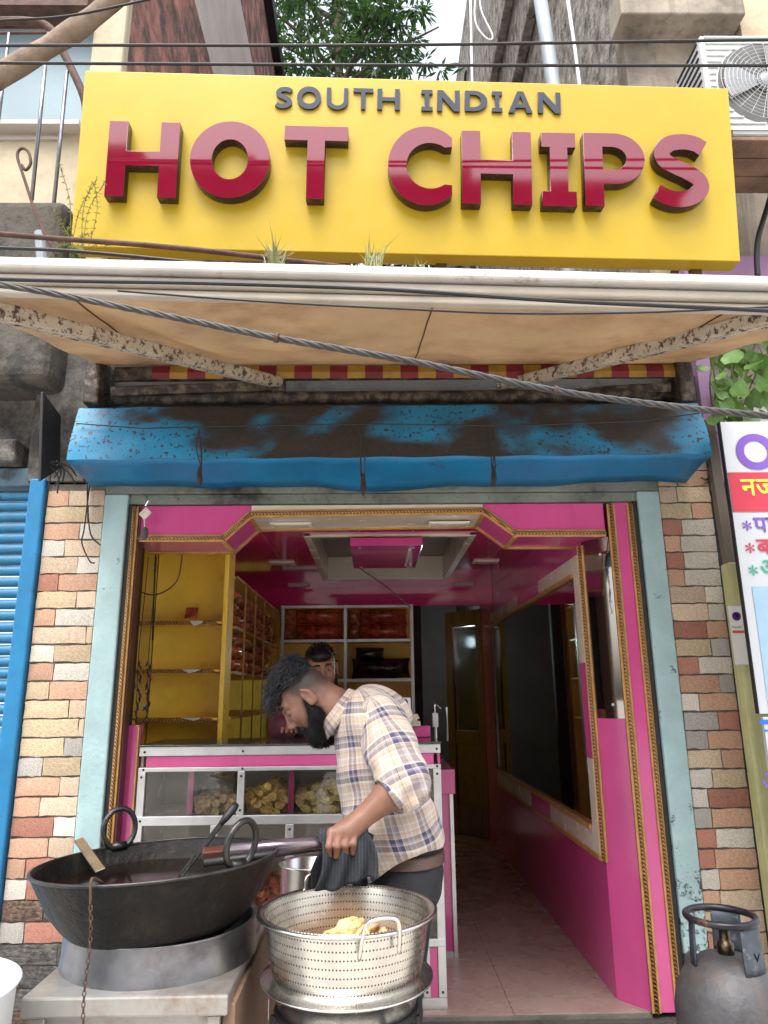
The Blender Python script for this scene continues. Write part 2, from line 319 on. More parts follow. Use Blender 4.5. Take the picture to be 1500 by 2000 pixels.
# blue sheet-metal shutter hood, sooted
def sootmat():
    m = mat('sooted_blue_sheet', (.012,.19,.36), .45, var=.18, vs=5, bump=.15, bs=40); n = m.node_tree; N = n.nodes; L = n.links; b = N['Principled BSDF']
    tc = N.new('ShaderNodeTexCoord'); mp = N.new('ShaderNodeMapping'); mp.inputs['Scale'].default_value = (1.0, 1, 1.7); mp.inputs['Location'].default_value = (.75, .3, 1.3); L.new(tc.outputs['Object'], mp.inputs[0])
    a = N.new('ShaderNodeTexNoise'); a.inputs['Scale'].default_value = 1.9; a.inputs['Detail'].default_value = 4; a.inputs['Roughness'].default_value = .5; a.inputs['Distortion'].default_value = .2; L.new(mp.outputs[0], a.inputs['Vector'])
    r1 = N.new('ShaderNodeMapRange'); r1.interpolation_type = 'SMOOTHSTEP'; r1.inputs[1].default_value = .385; r1.inputs[2].default_value = .53
    sx = N.new('ShaderNodeSeparateXYZ'); L.new(tc.outputs['Object'], sx.inputs[0]); ab = N.new('ShaderNodeMath'); ab.operation = 'ABSOLUTE'; L.new(sx.outputs[0], ab.inputs[0])
    en = N.new('ShaderNodeMapRange'); en.interpolation_type = 'SMOOTHSTEP'; en.inputs[1].default_value = .75; en.inputs[2].default_value = 1.35; en.inputs[4].default_value = -.15; L.new(ab.outputs[0], en.inputs[0])
    ad = N.new('ShaderNodeMath'); L.new(a.outputs[0], ad.inputs[0]); L.new(en.outputs[0], ad.inputs[1]); L.new(ad.outputs[0], r1.inputs[0])
    sp = N.new('ShaderNodeTexNoise'); sp.inputs['Scale'].default_value = 55; sp.inputs['Detail'].default_value = 4; L.new(tc.outputs['Object'], sp.inputs['Vector'])
    r2 = N.new('ShaderNodeMapRange'); r2.inputs[1].default_value = .57; r2.inputs[2].default_value = .63; L.new(sp.outputs[0], r2.inputs[0])
    mxx = N.new('ShaderNodeMath'); mxx.operation = 'MAXIMUM'; L.new(r1.outputs[0], mxx.inputs[0]); L.new(r2.outputs[0], mxx.inputs[1])
    soot = N.new('ShaderNodeMix'); soot.data_type = 'RGBA'; soot.inputs[6].default_value = (.018,.016,.015,1); soot.inputs[7].default_value = (.045,.040,.037,1); L.new(sp.outputs[0], soot.inputs[0])
    mx = N.new('ShaderNodeMix'); mx.data_type = 'RGBA'; L.new(mxx.outputs[0], mx.inputs[0]); L.new(b.inputs['Base Color'].links[0].from_socket, mx.inputs[6]); L.new(soot.outputs[2], mx.inputs[7]); L.new(mx.outputs[2], b.inputs['Base Color'])
    return m
m_soot = sootmat()
t = thing('shutter_hood', 'sooty blue sheet metal shutter hood above the shop opening', 'shutter hood', (.08, 3.05, 2.45))
hx0, hx1 = -1.315, 1.485; n = 28
def hood(u, v):                                         # v 0..1 top -> fold
    x = hx0+(hx1-hx0)*u; zf = 2.487+.012*u; zt = 2.755+.012*u
    return V(x, lerp(3.0, 2.93, v) - .012*math.sin(v*math.pi) + .005*math.sin(u*41+v*3)*math.sin(v*5+u*17), zt+(zf-zt)*v + .003*math.sin(u*55)*v)
MB().grid(lambda u, v: hood(u, 1-v), 80, 10).build('front_sheet', m_soot, t, smooth=True)
def under(u, v):
    a = hood(u, 1); w_ = .006*math.sin(u*23)+.01*math.sin(u*7+1) - .012*math.exp(-((u-.47)/.05)**2)
    return V(lerp(a[0], .08+(a[0]-.08)*.985, v), 2.93+.24*v, a[2] + (-.062 + w_)*v + .006*math.sin(v*math.pi))
MB().grid(under, 40, 4).build('underside_flap', m_blue, t, smooth=True, solid=.003)
MB().grid(lambda u, v: V(hx0+(hx1-hx0)*u, 3.0+.2*v, 2.755+.012*u), 4, 1).build('top_sheet', m_soot, t)
for x in (hx0+.001, hx1-.001):
    q = hood((x-hx0)/(hx1-hx0), 0); MB().add([(x,3.19,q[2]),(x,3.0,q[2]),(x,2.93,q[2]-.268),(x,3.19,q[2]-.3)], [(0,1,2,3)]).build('end_plate', m_soot, t, solid=.003)
MB().tube([V(hx0+.02, 2.945, 2.66)] + [V(-1.0,2.932,2.63), V(-.55,2.93,2.64), V(0,2.93,2.645), V(.6,2.933,2.635), V(1.2,2.945,2.66), V(hx1-.02,2.955,2.70)], .003, 5).build('tie_wire', m_blackw, label='thin sooty wire strung along the face of the blue hood', cat='wire')
# dark wall over the hood, where the awning is fixed
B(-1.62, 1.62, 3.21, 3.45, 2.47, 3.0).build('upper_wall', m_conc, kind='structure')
m_sootwire = mat('sooty_wire', (.035,.024,.02), .8, var=.4, vs=30)
# hanging sooty wire loops on the hood
for i, (px, top, bot) in enumerate(((388,838,950), (708,845,968), (963,838,950))):
    a = P(px, top, Y=2.905); b = P(px+2, bot, Y=2.905); mb = MB()
    for k in range(3):
        mb.tube(catmull([a, lerp(a,b,.35)+V(random.uniform(-.012,.012),0,0), lerp(a,b,.7)+V(random.uniform(-.01,.01),0,0), b], 5), .0028, 5)
    mb.tube([lerp(a,b,.66), lerp(a,b,.76), lerp(a,b,.88), b], [.004,.011,.013,.005], 7)
    mb.build('hanging_wire', m_sootwire, smooth=True, label=('sooty twisted wire with a knot hanging on the hood near the keys', 'sooty twisted wire with a knot hanging at the middle of the hood', 'sooty thin wire with a dark knot hanging on the hood above pink panel')[i], cat='wire', group='sooty wires hanging on the blue hood')

# ------------------------------------------------------------------ left neighbour: rolling shutter, wall
t = thing('rolling_shutter', 'blue corrugated rolling shutter of the neighbouring shop', 'shutter', (-2.1, 3.24, 0))
m_slat = mat('shutter_blue', (.02,.19,.36), .45, var=.18, vs=5, bump=.1, bs=30, dirt=.40, dcol=(.05,.06,.07), ds=5, dsoft=.3)
prof = [(3.262,0),(3.244,.006),(3.232,.018),(3.232,.032),(3.246,.044),(3.262,.046)]
me0 = None
for i in range(47):
    z = .05+i*.051
    if me0 is None:
        mb = MB(); v = [(x, y, z+dz) for x in (-2.6, -1.575) for y, dz in prof]; k = len(prof)
        mb.add(v, [(j, k+j, k+j+1, j+1) for j in range(k-1)]); o0 = mb.build('slat', m_slat, t, smooth=True); me0 = o0
    else:
        o = me0.copy(); C.objects.link(o); o.parent = t; o.location = (0, 0, i*.051)
B(-1.582, -1.509, 3.17, 3.3, 0, 2.48).build('side_guide', m_blue, t, bevel=.008)
B(-2.6, -1.585, 3.2, 3.3, 2.452, 2.54).build('bottom_beam', mat('faded_blue', (.08,.14,.19), .7, var=.3, vs=5, dirt=.4, ds=4), t, bevel=.006)
t = thing('neighbour_wall', 'stained dark concrete wall above the blue rolling shutter', 'wall', (-2.2, 3.4, 2.55))
m_wall2 = mat('stained_plaster', (.24,.22,.20), .92, var=.4, vs=2.2, bump=.6, bs=30, dirt=.50, dcol=(.03,.027,.025), ds=2.0, dsoft=.3)
B(-3.0, -1.36, 3.25, 3.5, 2.545, 3.3).build('wall_face', m_wall2, t)
B(-3.0, -1.64, 3.12, 3.3, 2.55, 2.66).build('ledge', m_wall2, t, bevel=.015)
B(-1.6, -1.34, 3.18, 3.4, 2.47, 3.15).build('return', m_wall2, t)
mb = MB(); mb.slab([P(80,940,Y=2.9), P(118,915,Y=3.17), P(119,812,Y=3.17), P(85,765,Y=2.9)], .012)
mb.build('bracket_plate', m_black, label='black steel bracket plate jutting out beside the blue hood', cat='bracket', bevel=.003)
mb = MB()
for k in range(7):
    a = P(95+random.uniform(-12,22), 905+random.uniform(-8,10), Y=3.0); b = a + V(random.uniform(-.05,.09), .1, -random.uniform(.03,.12)); mb.tube(catmull([a, lerp(a,b,.5)+V(.02,0,.01), b], 5), .0035, 5)
mb.build('wire_bundle', m_blackw, label='tangled sooty wires bunched under the black bracket plate', cat='wire')
for pts, lab in (([(170,940),(172,1000),(178,1045),(196,1065)], 'dangling black cable loop'), ([(176,940),(165,1030),(160,1060),(175,1095),(185,1100)], 'longer dangling frayed wire')):
    mb = MB(); mb.tube(catmull([P(x, y, Y=3.165-.01*(k % 2)) for k, (x, y) in enumerate(pts)], 6), .0035, 5); mb.build('loose_cable', m_blackw, label=lab+' against the sooty end brick pier', cat='cable', group='loose wires on the brick pier')
mb = MB(); mb.tube(catmull([P(66,672,Y=3.2), P(68,700,Y=3.19), P(66,735,Y=3.2), P(57,770,Y=3.22)], 5), .0032, 5); mb.build('loose_cable', m_plastic, label='short white cable end hanging on the dark concrete wall', cat='cable')
# ------------------------------------------------------------------ glyph outlines (unit box, y up)
def arc(cx, cy, rx, ry, a0, a1, n=28): return [(cx+rx*math.cos(rad(a0+(a1-a0)*i/n)), cy+ry*math.sin(rad(a0+(a1-a0)*i/n))) for i in range(n+1)]
def stroke(pts, th, asp=1.):
    p = [V(q[0]*asp, q[1], 0) for q in catmull([V(a, b, 0) for a, b in pts], 7)]; l = []; r = []
    for i, q in enumerate(p):
        d = nrm(p[min(i+1, len(p)-1)]-p[max(i-1, 0)]); nn = V(-d[1], d[0], 0)*th/2; l.append(((q+nn)[0]/asp, (q+nn)[1])); r.append(((q-nn)[0]/asp, (q-nn)[1]))
    return [l + r[::-1]]
def G(ch, s):                                            # s: stem width / letter width
    hb = .18
    if ch == 'H': return [[(0,0),(s,0),(s,.41),(1-s,.41),(1-s,0),(1,0),(1,1),(1-s,1),(1-s,.6),(s,.6),(s,1),(0,1)]]
    if ch == 'O': return [arc(.5,.5,.5,.52,0,360,44)[:-1], arc(.5,.5,.5-s*1.05,.27,0,-360,36)[:-1]]
    if ch == 'T': return [[(.5-s/2,0),(.5+s/2,0),(.5+s/2,.8),(1,.8),(1,1),(0,1),(0,.8),(.5-s/2,.8)]]
    if ch == 'I': return [[(0,0),(1,0),(1,.2),(.5+s/2,.2),(.5+s/2,.8),(1,.8),(1,1),(0,1),(0,.8),(.5-s/2,.8),(.5-s/2,.2),(0,.2)]]
    if ch == 'C': return [arc(.59,.5,.59,.52,46,314,40) + [(1.0,.25)] + arc(.66,.5,.66-s*1.1,.30,306,54,34) + [(1.0,.75)]]
    if ch == 'P': return [[(0,0),(s,0),(s,.30),(.5,.30)] + arc(.5,.65,.5,.35,-90,90,24) + [(0,1)], [(s,.49),(s,.81),(.46,.81)] + arc(.46,.65,.24,.16,90,-90,16) + [(.46,.49)]]
    if ch == 'D': return [[(0,0),(.4,0)] + arc(.4,.5,.6,.5,-90,90,28) + [(0,1)], [(s,.2),(s,.8),(.38,.8)] + arc(.38,.5,.34,.3,90,-90,20) + [(.38,.2)]]
    if ch == 'U': return [[(0,1),(0,.4)] + arc(.5,.40,.5,.42,180,360,26) + [(1,1),(1-s,1),(1-s,.42)] + arc(.5,.42,.5-s,.24,0,-180,20) + [(s,1)]]
    if ch == 'N': return [[(0,0),(s,0),(s,.64),(1-s*1.15,0),(1,0),(1,1),(1-s,1),(1-s,.38),(s*1.15,1),(0,1)]]
    if ch == 'A': return [[(0,0),(s*1.1,0),(.30,.23),(.70,.23),(1-s*1.1,0),(1,0),(.63,1),(.37,1)], [(.36,.40),(.5,.78),(.64,.40)]]
    if ch == 'S': return stroke([(.90,.80),(.76,.865),(.56,.89),(.33,.86),(.19,.755),(.22,.635),(.38,.555),(.60,.475),(.79,.375),(.82,.25),(.68,.145),(.46,.10),(.25,.125),(.07,.20)], .215, .80)
def glyph_mesh(contours, depth, bev=.0):
    cu = bpy.data.curves.new('g', 'CURVE'); cu.dimensions = '2D'; cu.fill_mode = 'BOTH'; cu.extrude = depth/2; cu.bevel_depth = bev; cu.bevel_resolution = 1; cu.offset = -bev
    for c in contours:
        s = cu.splines.new('POLY'); s.points.add(len(c)-1); s.use_cyclic_u = True
        for i, (a, b) in enumerate(c): s.points[i].co = (a, b, 0, 1)
    o = bpy.data.objects.new('g', cu); C.objects.link(o); dg = bpy.context.evaluated_depsgraph_get()
    me = bpy.data.meshes.new_from_object(o.evaluated_get(dg)); bpy.data.objects.remove(o); bpy.data.curves.remove(cu); return me
def text_mesh(body, depth, off=0.):
    cu = bpy.data.curves.new('t', 'FONT'); cu.body = body; cu.extrude = depth/2; cu.offset = off
    o = bpy.data.objects.new('t', cu); C.objects.link(o); dg = bpy.context.evaluated_depsgraph_get()
    me = bpy.data.meshes.new_from_object(o.evaluated_get(dg)); bpy.data.objects.remove(o); bpy.data.curves.remove(cu); return me
def put(me, name, parent, fn, mats, side_face=False, split=.7):
    """place a flat x-y-z mesh through fn(x, y, z) -> world"""
    og = Vector(ORG[parent.name])
    co = [Vector(fn(*v.co)) for v in me.vertices]
    for v, c in zip(me.vertices, co): v.co = c-og
    me.update(); me.materials.clear()
    for m_ in mats: me.materials.append(m_)
    o = bpy.data.objects.new(name, me); C.objects.link(o); o.parent = parent; return o
# ------------------------------------------------------------------ shop sign
SC = V(.1811, 2.8, 3.8753); SW, SH = 3.05, .8864; sy, sr, st_ = .01087, -.01867, .0958
e1 = nrm(V(math.cos(sy)*math.cos(sr), math.sin(sy)*math.cos(sr), math.sin(sr))); e2 = np.cross(e1, V(0,-math.cos(st_),-math.sin(st_))); e2 = nrm(-e2 if e2[2] < 0 else e2); e3 = np.cross(e1, e2)   # e3 faces the street
if e3[1] > 0: e3 = -e3
sg = thing('shop_sign', 'yellow board sign with red raised letters above the awning', 'sign', SC-e2*SH/2)
def sp(u, v, d=0.): return SC + e1*u + e2*v + e3*d
def onsign(x, y, d): q = Ppl(x, y, SC+e3*d, e3)-SC; return q @ e1, q @ e2
MB().slab([sp(-SW/2,-SH/2), sp(SW/2,-SH/2), sp(SW/2,SH/2), sp(-SW/2,SH/2)], .10).build('board', m_yellow, sg, bevel=.004)
DEP = .052
for ch, x0, x1, yt0, yb0, s in (('H',208,349,238,385,.265),('O',370,528,240,384,.26),('T',553,680,247,389,.275),('C',757,884,250,398,.26),('H',901,1039,257,399,.27),('I',1057,1126,260,403,.52),('P',1140,1261,261,403,.31),('S',1272,1388,262,404,.3)):
    a = onsign(x0+1, (yt0+yb0)/2, DEP); b = onsign(x1-1, (yt0+yb0)/2, DEP); tp = onsign((x0+x1)/2, yt0, DEP)[1]; bt = onsign((x0+x1)/2, yb0, DEP)[1]
    me = glyph_mesh([[(q[0]*(b[0]-a[0]), q[1]*(tp-bt)) for q in c] for c in G(ch, s)], DEP-.002, .0008)
    fz = [abs(p.normal.z) > .85 and p.center.z > 0 for p in me.polygons]
    o = put(me, 'letter', sg, lambda x, y, z, a=a, bt=bt: sp(a[0]+x, bt+y, .0025+DEP/2+z), [m_ltside, m_red])
    for p, k in zip(me.polygons, fz): p.material_index = 1 if k else 0
for ch, x0, x1, yt0, yb0, s in (('S',537,572,169,211,.3),('O',580,627,169,212,.2),('U',638,680,171,213,.2),('T',690,729,172,213,.22),('H',737,781,173,214,.22),
                                ('I',823,845,175,216,.42),('N',854,898,176,217,.22),('D',908,952,177,217,.22),('I',961,981,178,218,.42),('A',993,1040,178,220,.22),('N',1051,1095,180,221,.22)):
    a = onsign(x0, (yt0+yb0)/2, .012); b = onsign(x1, (yt0+yb0)/2, .012); tp = onsign((x0+x1)/2, yt0, .012)[1]; bt = onsign((x0+x1)/2, yb0, .012)[1]
    me = glyph_mesh([[(q[0]*(b[0]-a[0]), q[1]*(tp-bt)) for q in c] for c in G(ch, s)], .009, .0004)
    put(me, 'letter', sg, lambda x, y, z, a=a, bt=bt: sp(a[0]+x, bt+y, .0065+z), [m_navy])
# sign posts standing on the roof slab
for u in (-1.2, .15, 1.35):
    b = sp(u, -SH/2+.1, -.115); t0 = sp(u, SH/2-.05, -.115)
    MB().beam(V(b[0], b[1]+.02, 3.0 if False else 2.99), t0, .05, .03, (0,1,0)).build('post', m_rust, sg)
    MB().beam(V(b[0], 3.35, 3.1), sp(u, .2, -.12), .03, .03).build('stay', m_rust, sg)

# ------------------------------------------------------------------ retractable awning
def canvasmat():
    m = mat('peach_canvas', (.48,.37,.25), .85, var=.1, vs=1.5, bump=.08, bs=200, dirt=.40, dcol=(.30,.20,.12), ds=2.2, dsoft=.4)
    n = m.node_tree; N = n.nodes; L = n.links; b = N['Principled BSDF']; o = [x for x in N if x.type == 'OUTPUT_MATERIAL'][0]
    tl = N.new('ShaderNodeBsdfTranslucent'); L.new(b.inputs['Base Color'].links[0].from_socket, tl.inputs[0]); mx = N.new('ShaderNodeMixShader'); mx.inputs[0].default_value = .5
    L.new(b.outputs[0], mx.inputs[1]); L.new(tl.outputs[0], mx.inputs[2]); L.new(mx.outputs[0], o.inputs[0]); return m
m_canvas = canvasmat()
m_arm = mat('stained_cream_metal', (0.408,0.3536,0.272), .5, var=.15, vs=9, bump=.15, bs=50, dirt=.455, dcol=(.07,.04,.03), ds=38, dsoft=.06)
m_rail = mat('rail_beige', (0.3828,0.3366,0.2772), .45, var=.1, vs=6, dirt=.33, dcol=(.25,.17,.11), ds=14, dsoft=.12)
m_armd = mat('sooty_arm_metal', (0.12,0.096,0.072), .6, var=.3, vs=9, bump=.3, bs=50, dirt=.52, dcol=(.03,.02,.017), ds=20, dsoft=.15)
aw = thing('awning', 'peach canvas folding arm awning stretched out over the shop front', 'awning', (.1, 3.1, 2.9))
ABY, AFY = 3.1, 1.80
def canvas(u, v):                                        # v 0 back, 1 front
    x = lerp(-1.27, 1.49, u); x = lerp(x, x+.02*(u-.5), v); y = lerp(ABY, lerp(1.78, 1.84, u), v)
    z = lerp(3.012, lerp(2.655, 2.612, u), v) - .03*math.sin(math.pi*v)*(1-.35*math.cos(u*12)) - (.008*math.sin(u*31)+.004*math.sin(u*70+v*9)+.003*math.sin(v*24+u*14))*math.sin(math.pi*v)
    return V(x, y, z)
MB().grid(canvas, 110, 24).build('canvas', m_canvas, aw, smooth=True, solid=.002)
for u in (.13, .53, .86):                                # sewn seams
    MB().tube([canvas(u, k/14)+V(0,0,-.004) for k in range(15)], .0028, 5).build('seam', m_rust, aw)
fl_, fr_ = canvas(-.02, 1), canvas(1.02, 1)
MB().beam(fl_+V(0,-.02,.012), fr_+V(0,-.02,.012), .05, .034).build('front_rail', mat('rail_white', (0.4488,0.4216,0.3876), .45, var=.1, vs=6, dirt=.36, dcol=(.2,.15,.11), ds=9, dsoft=.2), aw, bevel=.008)
MB().beam(fl_+V(0,-.004,-.024), fr_+V(0,-.004,-.024), .04, .026).build('rail_groove', m_rail, aw, bevel=.006)
MB().beam(fl_+V(0,.006,-.052), fr_+V(0,.006,-.052), .03, .022).build('rail_lip', m_rail, aw, bevel=.005)
# roller with the striped fabric, brackets
mst = mat('valance_red', (.15,.010,.016), .6, var=.2, vs=12); msy = mat('valance_yellow', (.27,.15,.02), .6, var=.2, vs=12)
rl = MB(); rl.tube([V(-1.2,3.1,2.965), V(1.44,3.1,2.975)], .035, 12); rl.build('roller', m_armd, aw, smooth=True)
k = 0; x = -1.02
while x < 1.38:
    w_ = .082; MB().add([(x,3.062,2.99),(x+w_,3.062,2.99),(x+w_,3.052,2.952),(x,3.052,2.952),(x,3.062,2.925),(x+w_,3.062,2.925)], [(0,1,2,3),(3,2,5,4)]).build('stripe', (mst, msy)[k % 2], aw); x += w_+.0005; k += 1
MB().tube([V(-1.25,3.12,2.85), V(1.5,3.12,2.86)], .03, 10).build('torsion_bar', m_armd, aw, smooth=True)
for xx in (-1.28, 1.46): B(xx-.035, xx+.035, 3.02, 3.21, 2.79, 3.03).build('wall_bracket', m_armd, aw, bevel=.01)
def arm(end, elbow, shoulder, m1, m2, w1, h1):
    up = V(0,-.26,1.0)
    e = MB().beam(end, elbow, w1, h1, up); a = e.build('front_arm', m1, aw, bevel=.008)
    for s_ in (-1, 1):
        d = nrm(np.asarray(elbow)-np.asarray(end)); r = nrm(np.cross(d, up))
        MB().beam(end+r*s_*w1*.22+V(0,0,-h1*.5), elbow+r*s_*w1*.22+V(0,0,-h1*.5), .007, .006, up).build('rib', m1, a)
    MB().beam(elbow+V(0,.01,-.012), shoulder, w1*.75, h1*.9, up).build('rear_arm', m2, aw, bevel=.008)
    mb = MB(); mb.tube([elbow+V(0,0,-.05), elbow+V(0,0,.04)], .034, 14); mb.build('elbow_joint', m2, aw, smooth=False, bevel=.004)
def apl(x, y, dz): return Ppl(x, y, V(0,3.1,3.01-dz), nrm(V(0,-.27,1)))
arm(apl(-330,525,.09), apl(545,748,.09), V(-1.2,3.06,2.86), m_arm, m_armd, .062, .05)
arm(apl(1560,606,.09), apl(930,768,.09), V(1.4,3.06,2.87), m_arm, m_armd, .062, .05)

# ------------------------------------------------------------------ cables across the front
def wire(pts, r, label, name='wire', m_=None, cat='wire', group=None, n=6):
    mb = MB(); mb.tube(catmull([P(x, y, Y=Y) for x, y, Y in pts], 10), r, n); return mb.build(name, m_ or m_blackw, smooth=True, label=label, cat=cat, group=group)
wire([(-900,100,2.35),(0,89,2.35),(750,88,2.35),(1500,78,2.35),(2400,70,2.35)], .0062, 'upper of two black overhead wires spanning above the yellow sign', 'overhead_wire')
wire([(-900,118,2.4),(0,123,2.4),(750,127,2.4),(1500,128,2.4),(2400,125,2.4)], .0062, 'lower of two black overhead wires just above the yellow sign top', 'overhead_wire')
pts = catmull([P(x, y, Y=Y) for x, y, Y in ((-700,500,1.58),(-300,525,1.58),(0,556,1.58),(300,612,1.58),(540,660,1.58),(800,705,1.58),(1080,762,1.58),(1300,792,1.58),(1500,812,1.58),(1900,840,1.58))], 40)
tw = thing('twisted_cable', 'thick grey twisted service cable sagging in front of the awning', 'cable', pts[len(pts)//2])
for s_ in range(4):
    q = []
    for i, p in enumerate(pts):
        a = i*.34 + s_*math.pi/2; q.append(p + V(0, math.cos(a), math.sin(a))*.0049)
    MB().tube(q, .0039, 6).build('strand', mat('cable_strand', (.05,.047,.046), .55, var=.3, vs=30) if s_ == 0 else bpy.data.materials['cable_strand'], tw, smooth=True)
for px, py in ((540,660),(1085,763)):
    c = P(px, py, Y=1.58); MB().tube([c+V(-.005,0,.001), c+V(.005,0,-.001)], .012, 10).build('tie', m_rust, tw)
wire([(-600,520,1.66),(0,545,1.66),(400,553,1.66),(750,565,1.66),(1100,588,1.66),(1500,607,1.66),(2000,640,1.66)], .0055, 'black cable running just under the white awning rail', 'cable')
wire([(230,568,1.7),(500,588,1.7),(760,602,1.7),(1000,612,1.7),(1260,610,1.7),(1500,600,1.7),(1800,590,1.7)], .003, 'thin knotted black wire below the awning rail', 'cable')
wire([(-500,410,2.2),(0,457,2.2),(300,480,2.2),(500,501,2.25),(760,533,2.3),(900,556,2.35)], .0095, 'rusty iron rod slanting past the lower left of the yellow sign', 'iron_rod', m_rust, 'rod', None, 8)
wire([(-500,470,2.3),(0,484,2.3),(200,495,2.3),(540,530,2.3),(640,548,2.3)], .0065, 'black cable slanting under the rusty iron rod', 'cable')
# ------------------------------------------------------------------ shop front: valance, pilasters, mouldings
def moulding(parent, a, b, w=.02, nrmdir=(0,-1,0), name='moulding'):
    a, b = np.asarray(a, float), np.asarray(b, float); nn = nrm(nrmdir)
    g = MB().beam(a+nn*.004, b+nn*.004, w*1.9, .008, nn).build(name, m_gold, parent, bevel=.002)
    MB().tube([a+nn*.011, b+nn*.011], w*.42, 8).build('rope', m_rope, g, smooth=True)
    return g
def prismY(poly, y0, y1):
    mb = MB(); n = len(poly); mb.add([(x,y0,z) for x, z in poly]+[(x,y1,z) for x, z in poly], [tuple(range(n)), tuple(range(2*n-1, n-1, -1))] + [((i+1) % n, i, n+i, n+(i+1) % n) for i in range(n)]); return mb
VY = 3.224; tz = 2.358
def q2(x, y): p = P(x, y, Y=VY); return (p[0], p[2])
va = thing('valance', 'pink and cream boxed valance with clipped corners and gilt rope edging', 'valance', (0, VY, 2.15))
L0 = (-1.108, q2(275,1057)[1]); L1 = q2(437,1057); L2 = q2(490,1010); R2 = q2(944,1003); R1 = q2(1006,1047); R0 = (1.085, q2(1183,1047)[1])
prismY([L0, L1, L2, (L2[0], tz), (-1.108, tz)], VY, 3.498).build('panel', m_pink, va, bevel=.002)
prismY([(L2[0]+.001, L2[1]), (R2[0]-.001, R2[1]), (R2[0]-.001, tz), (L2[0]+.001, tz)], VY+.001, 3.498).build('panel', m_cream, va, bevel=.002)
prismY([R2, R1, R0, (R0[0], tz), (R2[0], tz)], VY, 3.498).build('panel', m_pink, va, bevel=.002)
seq = [L0, L1, L2, R2, R1, R0]
for i in range(5):
    a, b = seq[i], seq[i+1]; up_ = .013
    moulding(va, V(a[0], VY, a[1]+up_), V(b[0], VY, b[1]+up_), .018)
    MB().beam(V(a[0], 3.49, a[1]-.004), V(b[0], 3.49, b[1]-.004), .02, .01).build('edge_strip', m_gold, va)
for c in (L1, L2, R2, R1): MB().beam(V(c[0], VY, c[1]-.004), V(c[0], 3.49, c[1]-.004), .018, .009).build('edge_strip', m_gold, va)
m_lampw = mat('downlight_white', (.7,.66,.58), .3, var=.03)
def downlight(cx, cy, z, label, w_=.2, d_=.09):
    t = thing('downlight', label, 'downlight', (cx, cy, z), 'unlit ceiling downlights')
    B(cx-w_/2, cx+w_/2, cy-d_/2, cy+d_/2, z-.009, z-.001).build('trim', m_lampw, t, bevel=.003)
    B(cx-w_/2+.015, cx+w_/2-.015, cy-d_/2+.015, cy+d_/2-.015, z-.012, z-.0085).build('lens', m_cream, t, bevel=.002)
zc_ = L2[1]
for px in (568, 876): p = P(px, 1022, Z=zc_); downlight(p[0], 3.37, zc_, 'cream rectangular downlight under the valance, '+('the one nearer the key fob' if px < 700 else 'the one nearer the wall mirror'))
for px, py in ((552,1099),(948,1096),(584,1143),(905,1141)):
    p = P(px, py, Z=CZ); downlight(p[0], p[1], CZ, 'pale downlight in the magenta ceiling, '+('near' if py < 1120 else 'beyond')+' the hung panel on the '+('wall shelves' if px < 700 else 'mirror')+' side', .17, .12)
# right pilaster and splayed panel
t = thing('pilaster', 'pink laminate pilaster with gilt rope mouldings at the shop opening', 'pilaster', (1.15, FY, FZ))
B(1.112, 1.217, VY-.012, 3.36, FZ, 2.358).build('panel', m_pink, t, bevel=.002)
moulding(t, V(1.205, VY-.012, FZ), V(1.205, VY-.012, 2.35), .017); moulding(t, V(1.114, VY-.012, FZ), V(1.114, VY-.012, 2.35), .02)
ca, cb = V(1.098, VY, 0), V(1.004, 3.35, 0); zs = P(1200,1403,Y=3.3)[2]
def csl(z0, z1, off=0.):
    n_ = nrm(V(cb[1]-ca[1], -(cb[0]-ca[0]), 0)); n_ = n_ if n_[0] < 0 else -n_; o_ = n_*off
    return MB().slab([cb+o_+V(0,0,z0), ca+o_+V(0,0,z0), ca+o_+V(0,0,z1), cb+o_+V(0,0,z1)], .012)
csl(FZ, zs).build('splay_panel', m_pink, t)
m_mirror = mat('mirror_glass', (.62,.60,.58), .02, metal=1, var=.03, rvar=.01)
m_mirrord = mat('smoked_mirror', (.50,.46,.44), .025, metal=1, var=.04, rvar=.012)
csl(zs+.001, R0[1]-.002).build('splay_mirror', mat('darkened_mirror', (.34,.30,.28), .03, metal=1, var=.05, rvar=.01), t)  # mirror colour darkened so the strip's reflection stays dim
for z in (zs+.06, 2.12): MB().blob(lerp(ca, cb, .3)+V(-.008,-.004,z), (.008,.008,.008), 8, 5).build('mirror_screw', m_alu, t, smooth=True)
moulding(t, V(1.0,3.354,.78), V(1.0,3.354,2.18), .018, (-.7,-.7,0))
# left pilaster
t = thing('pilaster', 'gilt rope moulding strip and pink panel at the opening beside the counter', 'pilaster', (-1.08, FY, FZ))
moulding(t, V(-1.098, VY-.014, FZ), V(-1.098, VY-.014, 2.35), .017)
B(-1.108, -1.075, VY-.012, VY+.05, FZ, 2.355).build('post', m_brown, t)
B(-1.108, -1.031, 3.276, 3.34, FZ, 1.375).build('panel', m_pink, t, bevel=.002); B(-1.034, -1.028, 3.27, 3.3, FZ, 1.37).build('panel_edge', m_gold, t)
t = thing('side_mirror', 'tall narrow mirror screwed to the wall beside the yellow shelves', 'mirror', (-1.205, 3.65, 1.39))
B(-1.209, -1.203, 3.3, 3.955, 1.385, 2.3).build('glass', m_mirror, t)
for y_ in (3.36, 3.88):
    for z in (1.45, 2.18): MB().blob((-1.2, y_, z), (.006,.01,.01), 8, 5).build('screw', m_alu, t, smooth=True)
B(-1.2, -1.12, 3.35, 3.36, 1.37, 1.384).build('foot', m_gold, t)
B(-1.34, -1.212, 3.3, 3.6, 0, 3.0).build('shop_wall_front_left', m_yellowlam, kind='structure')
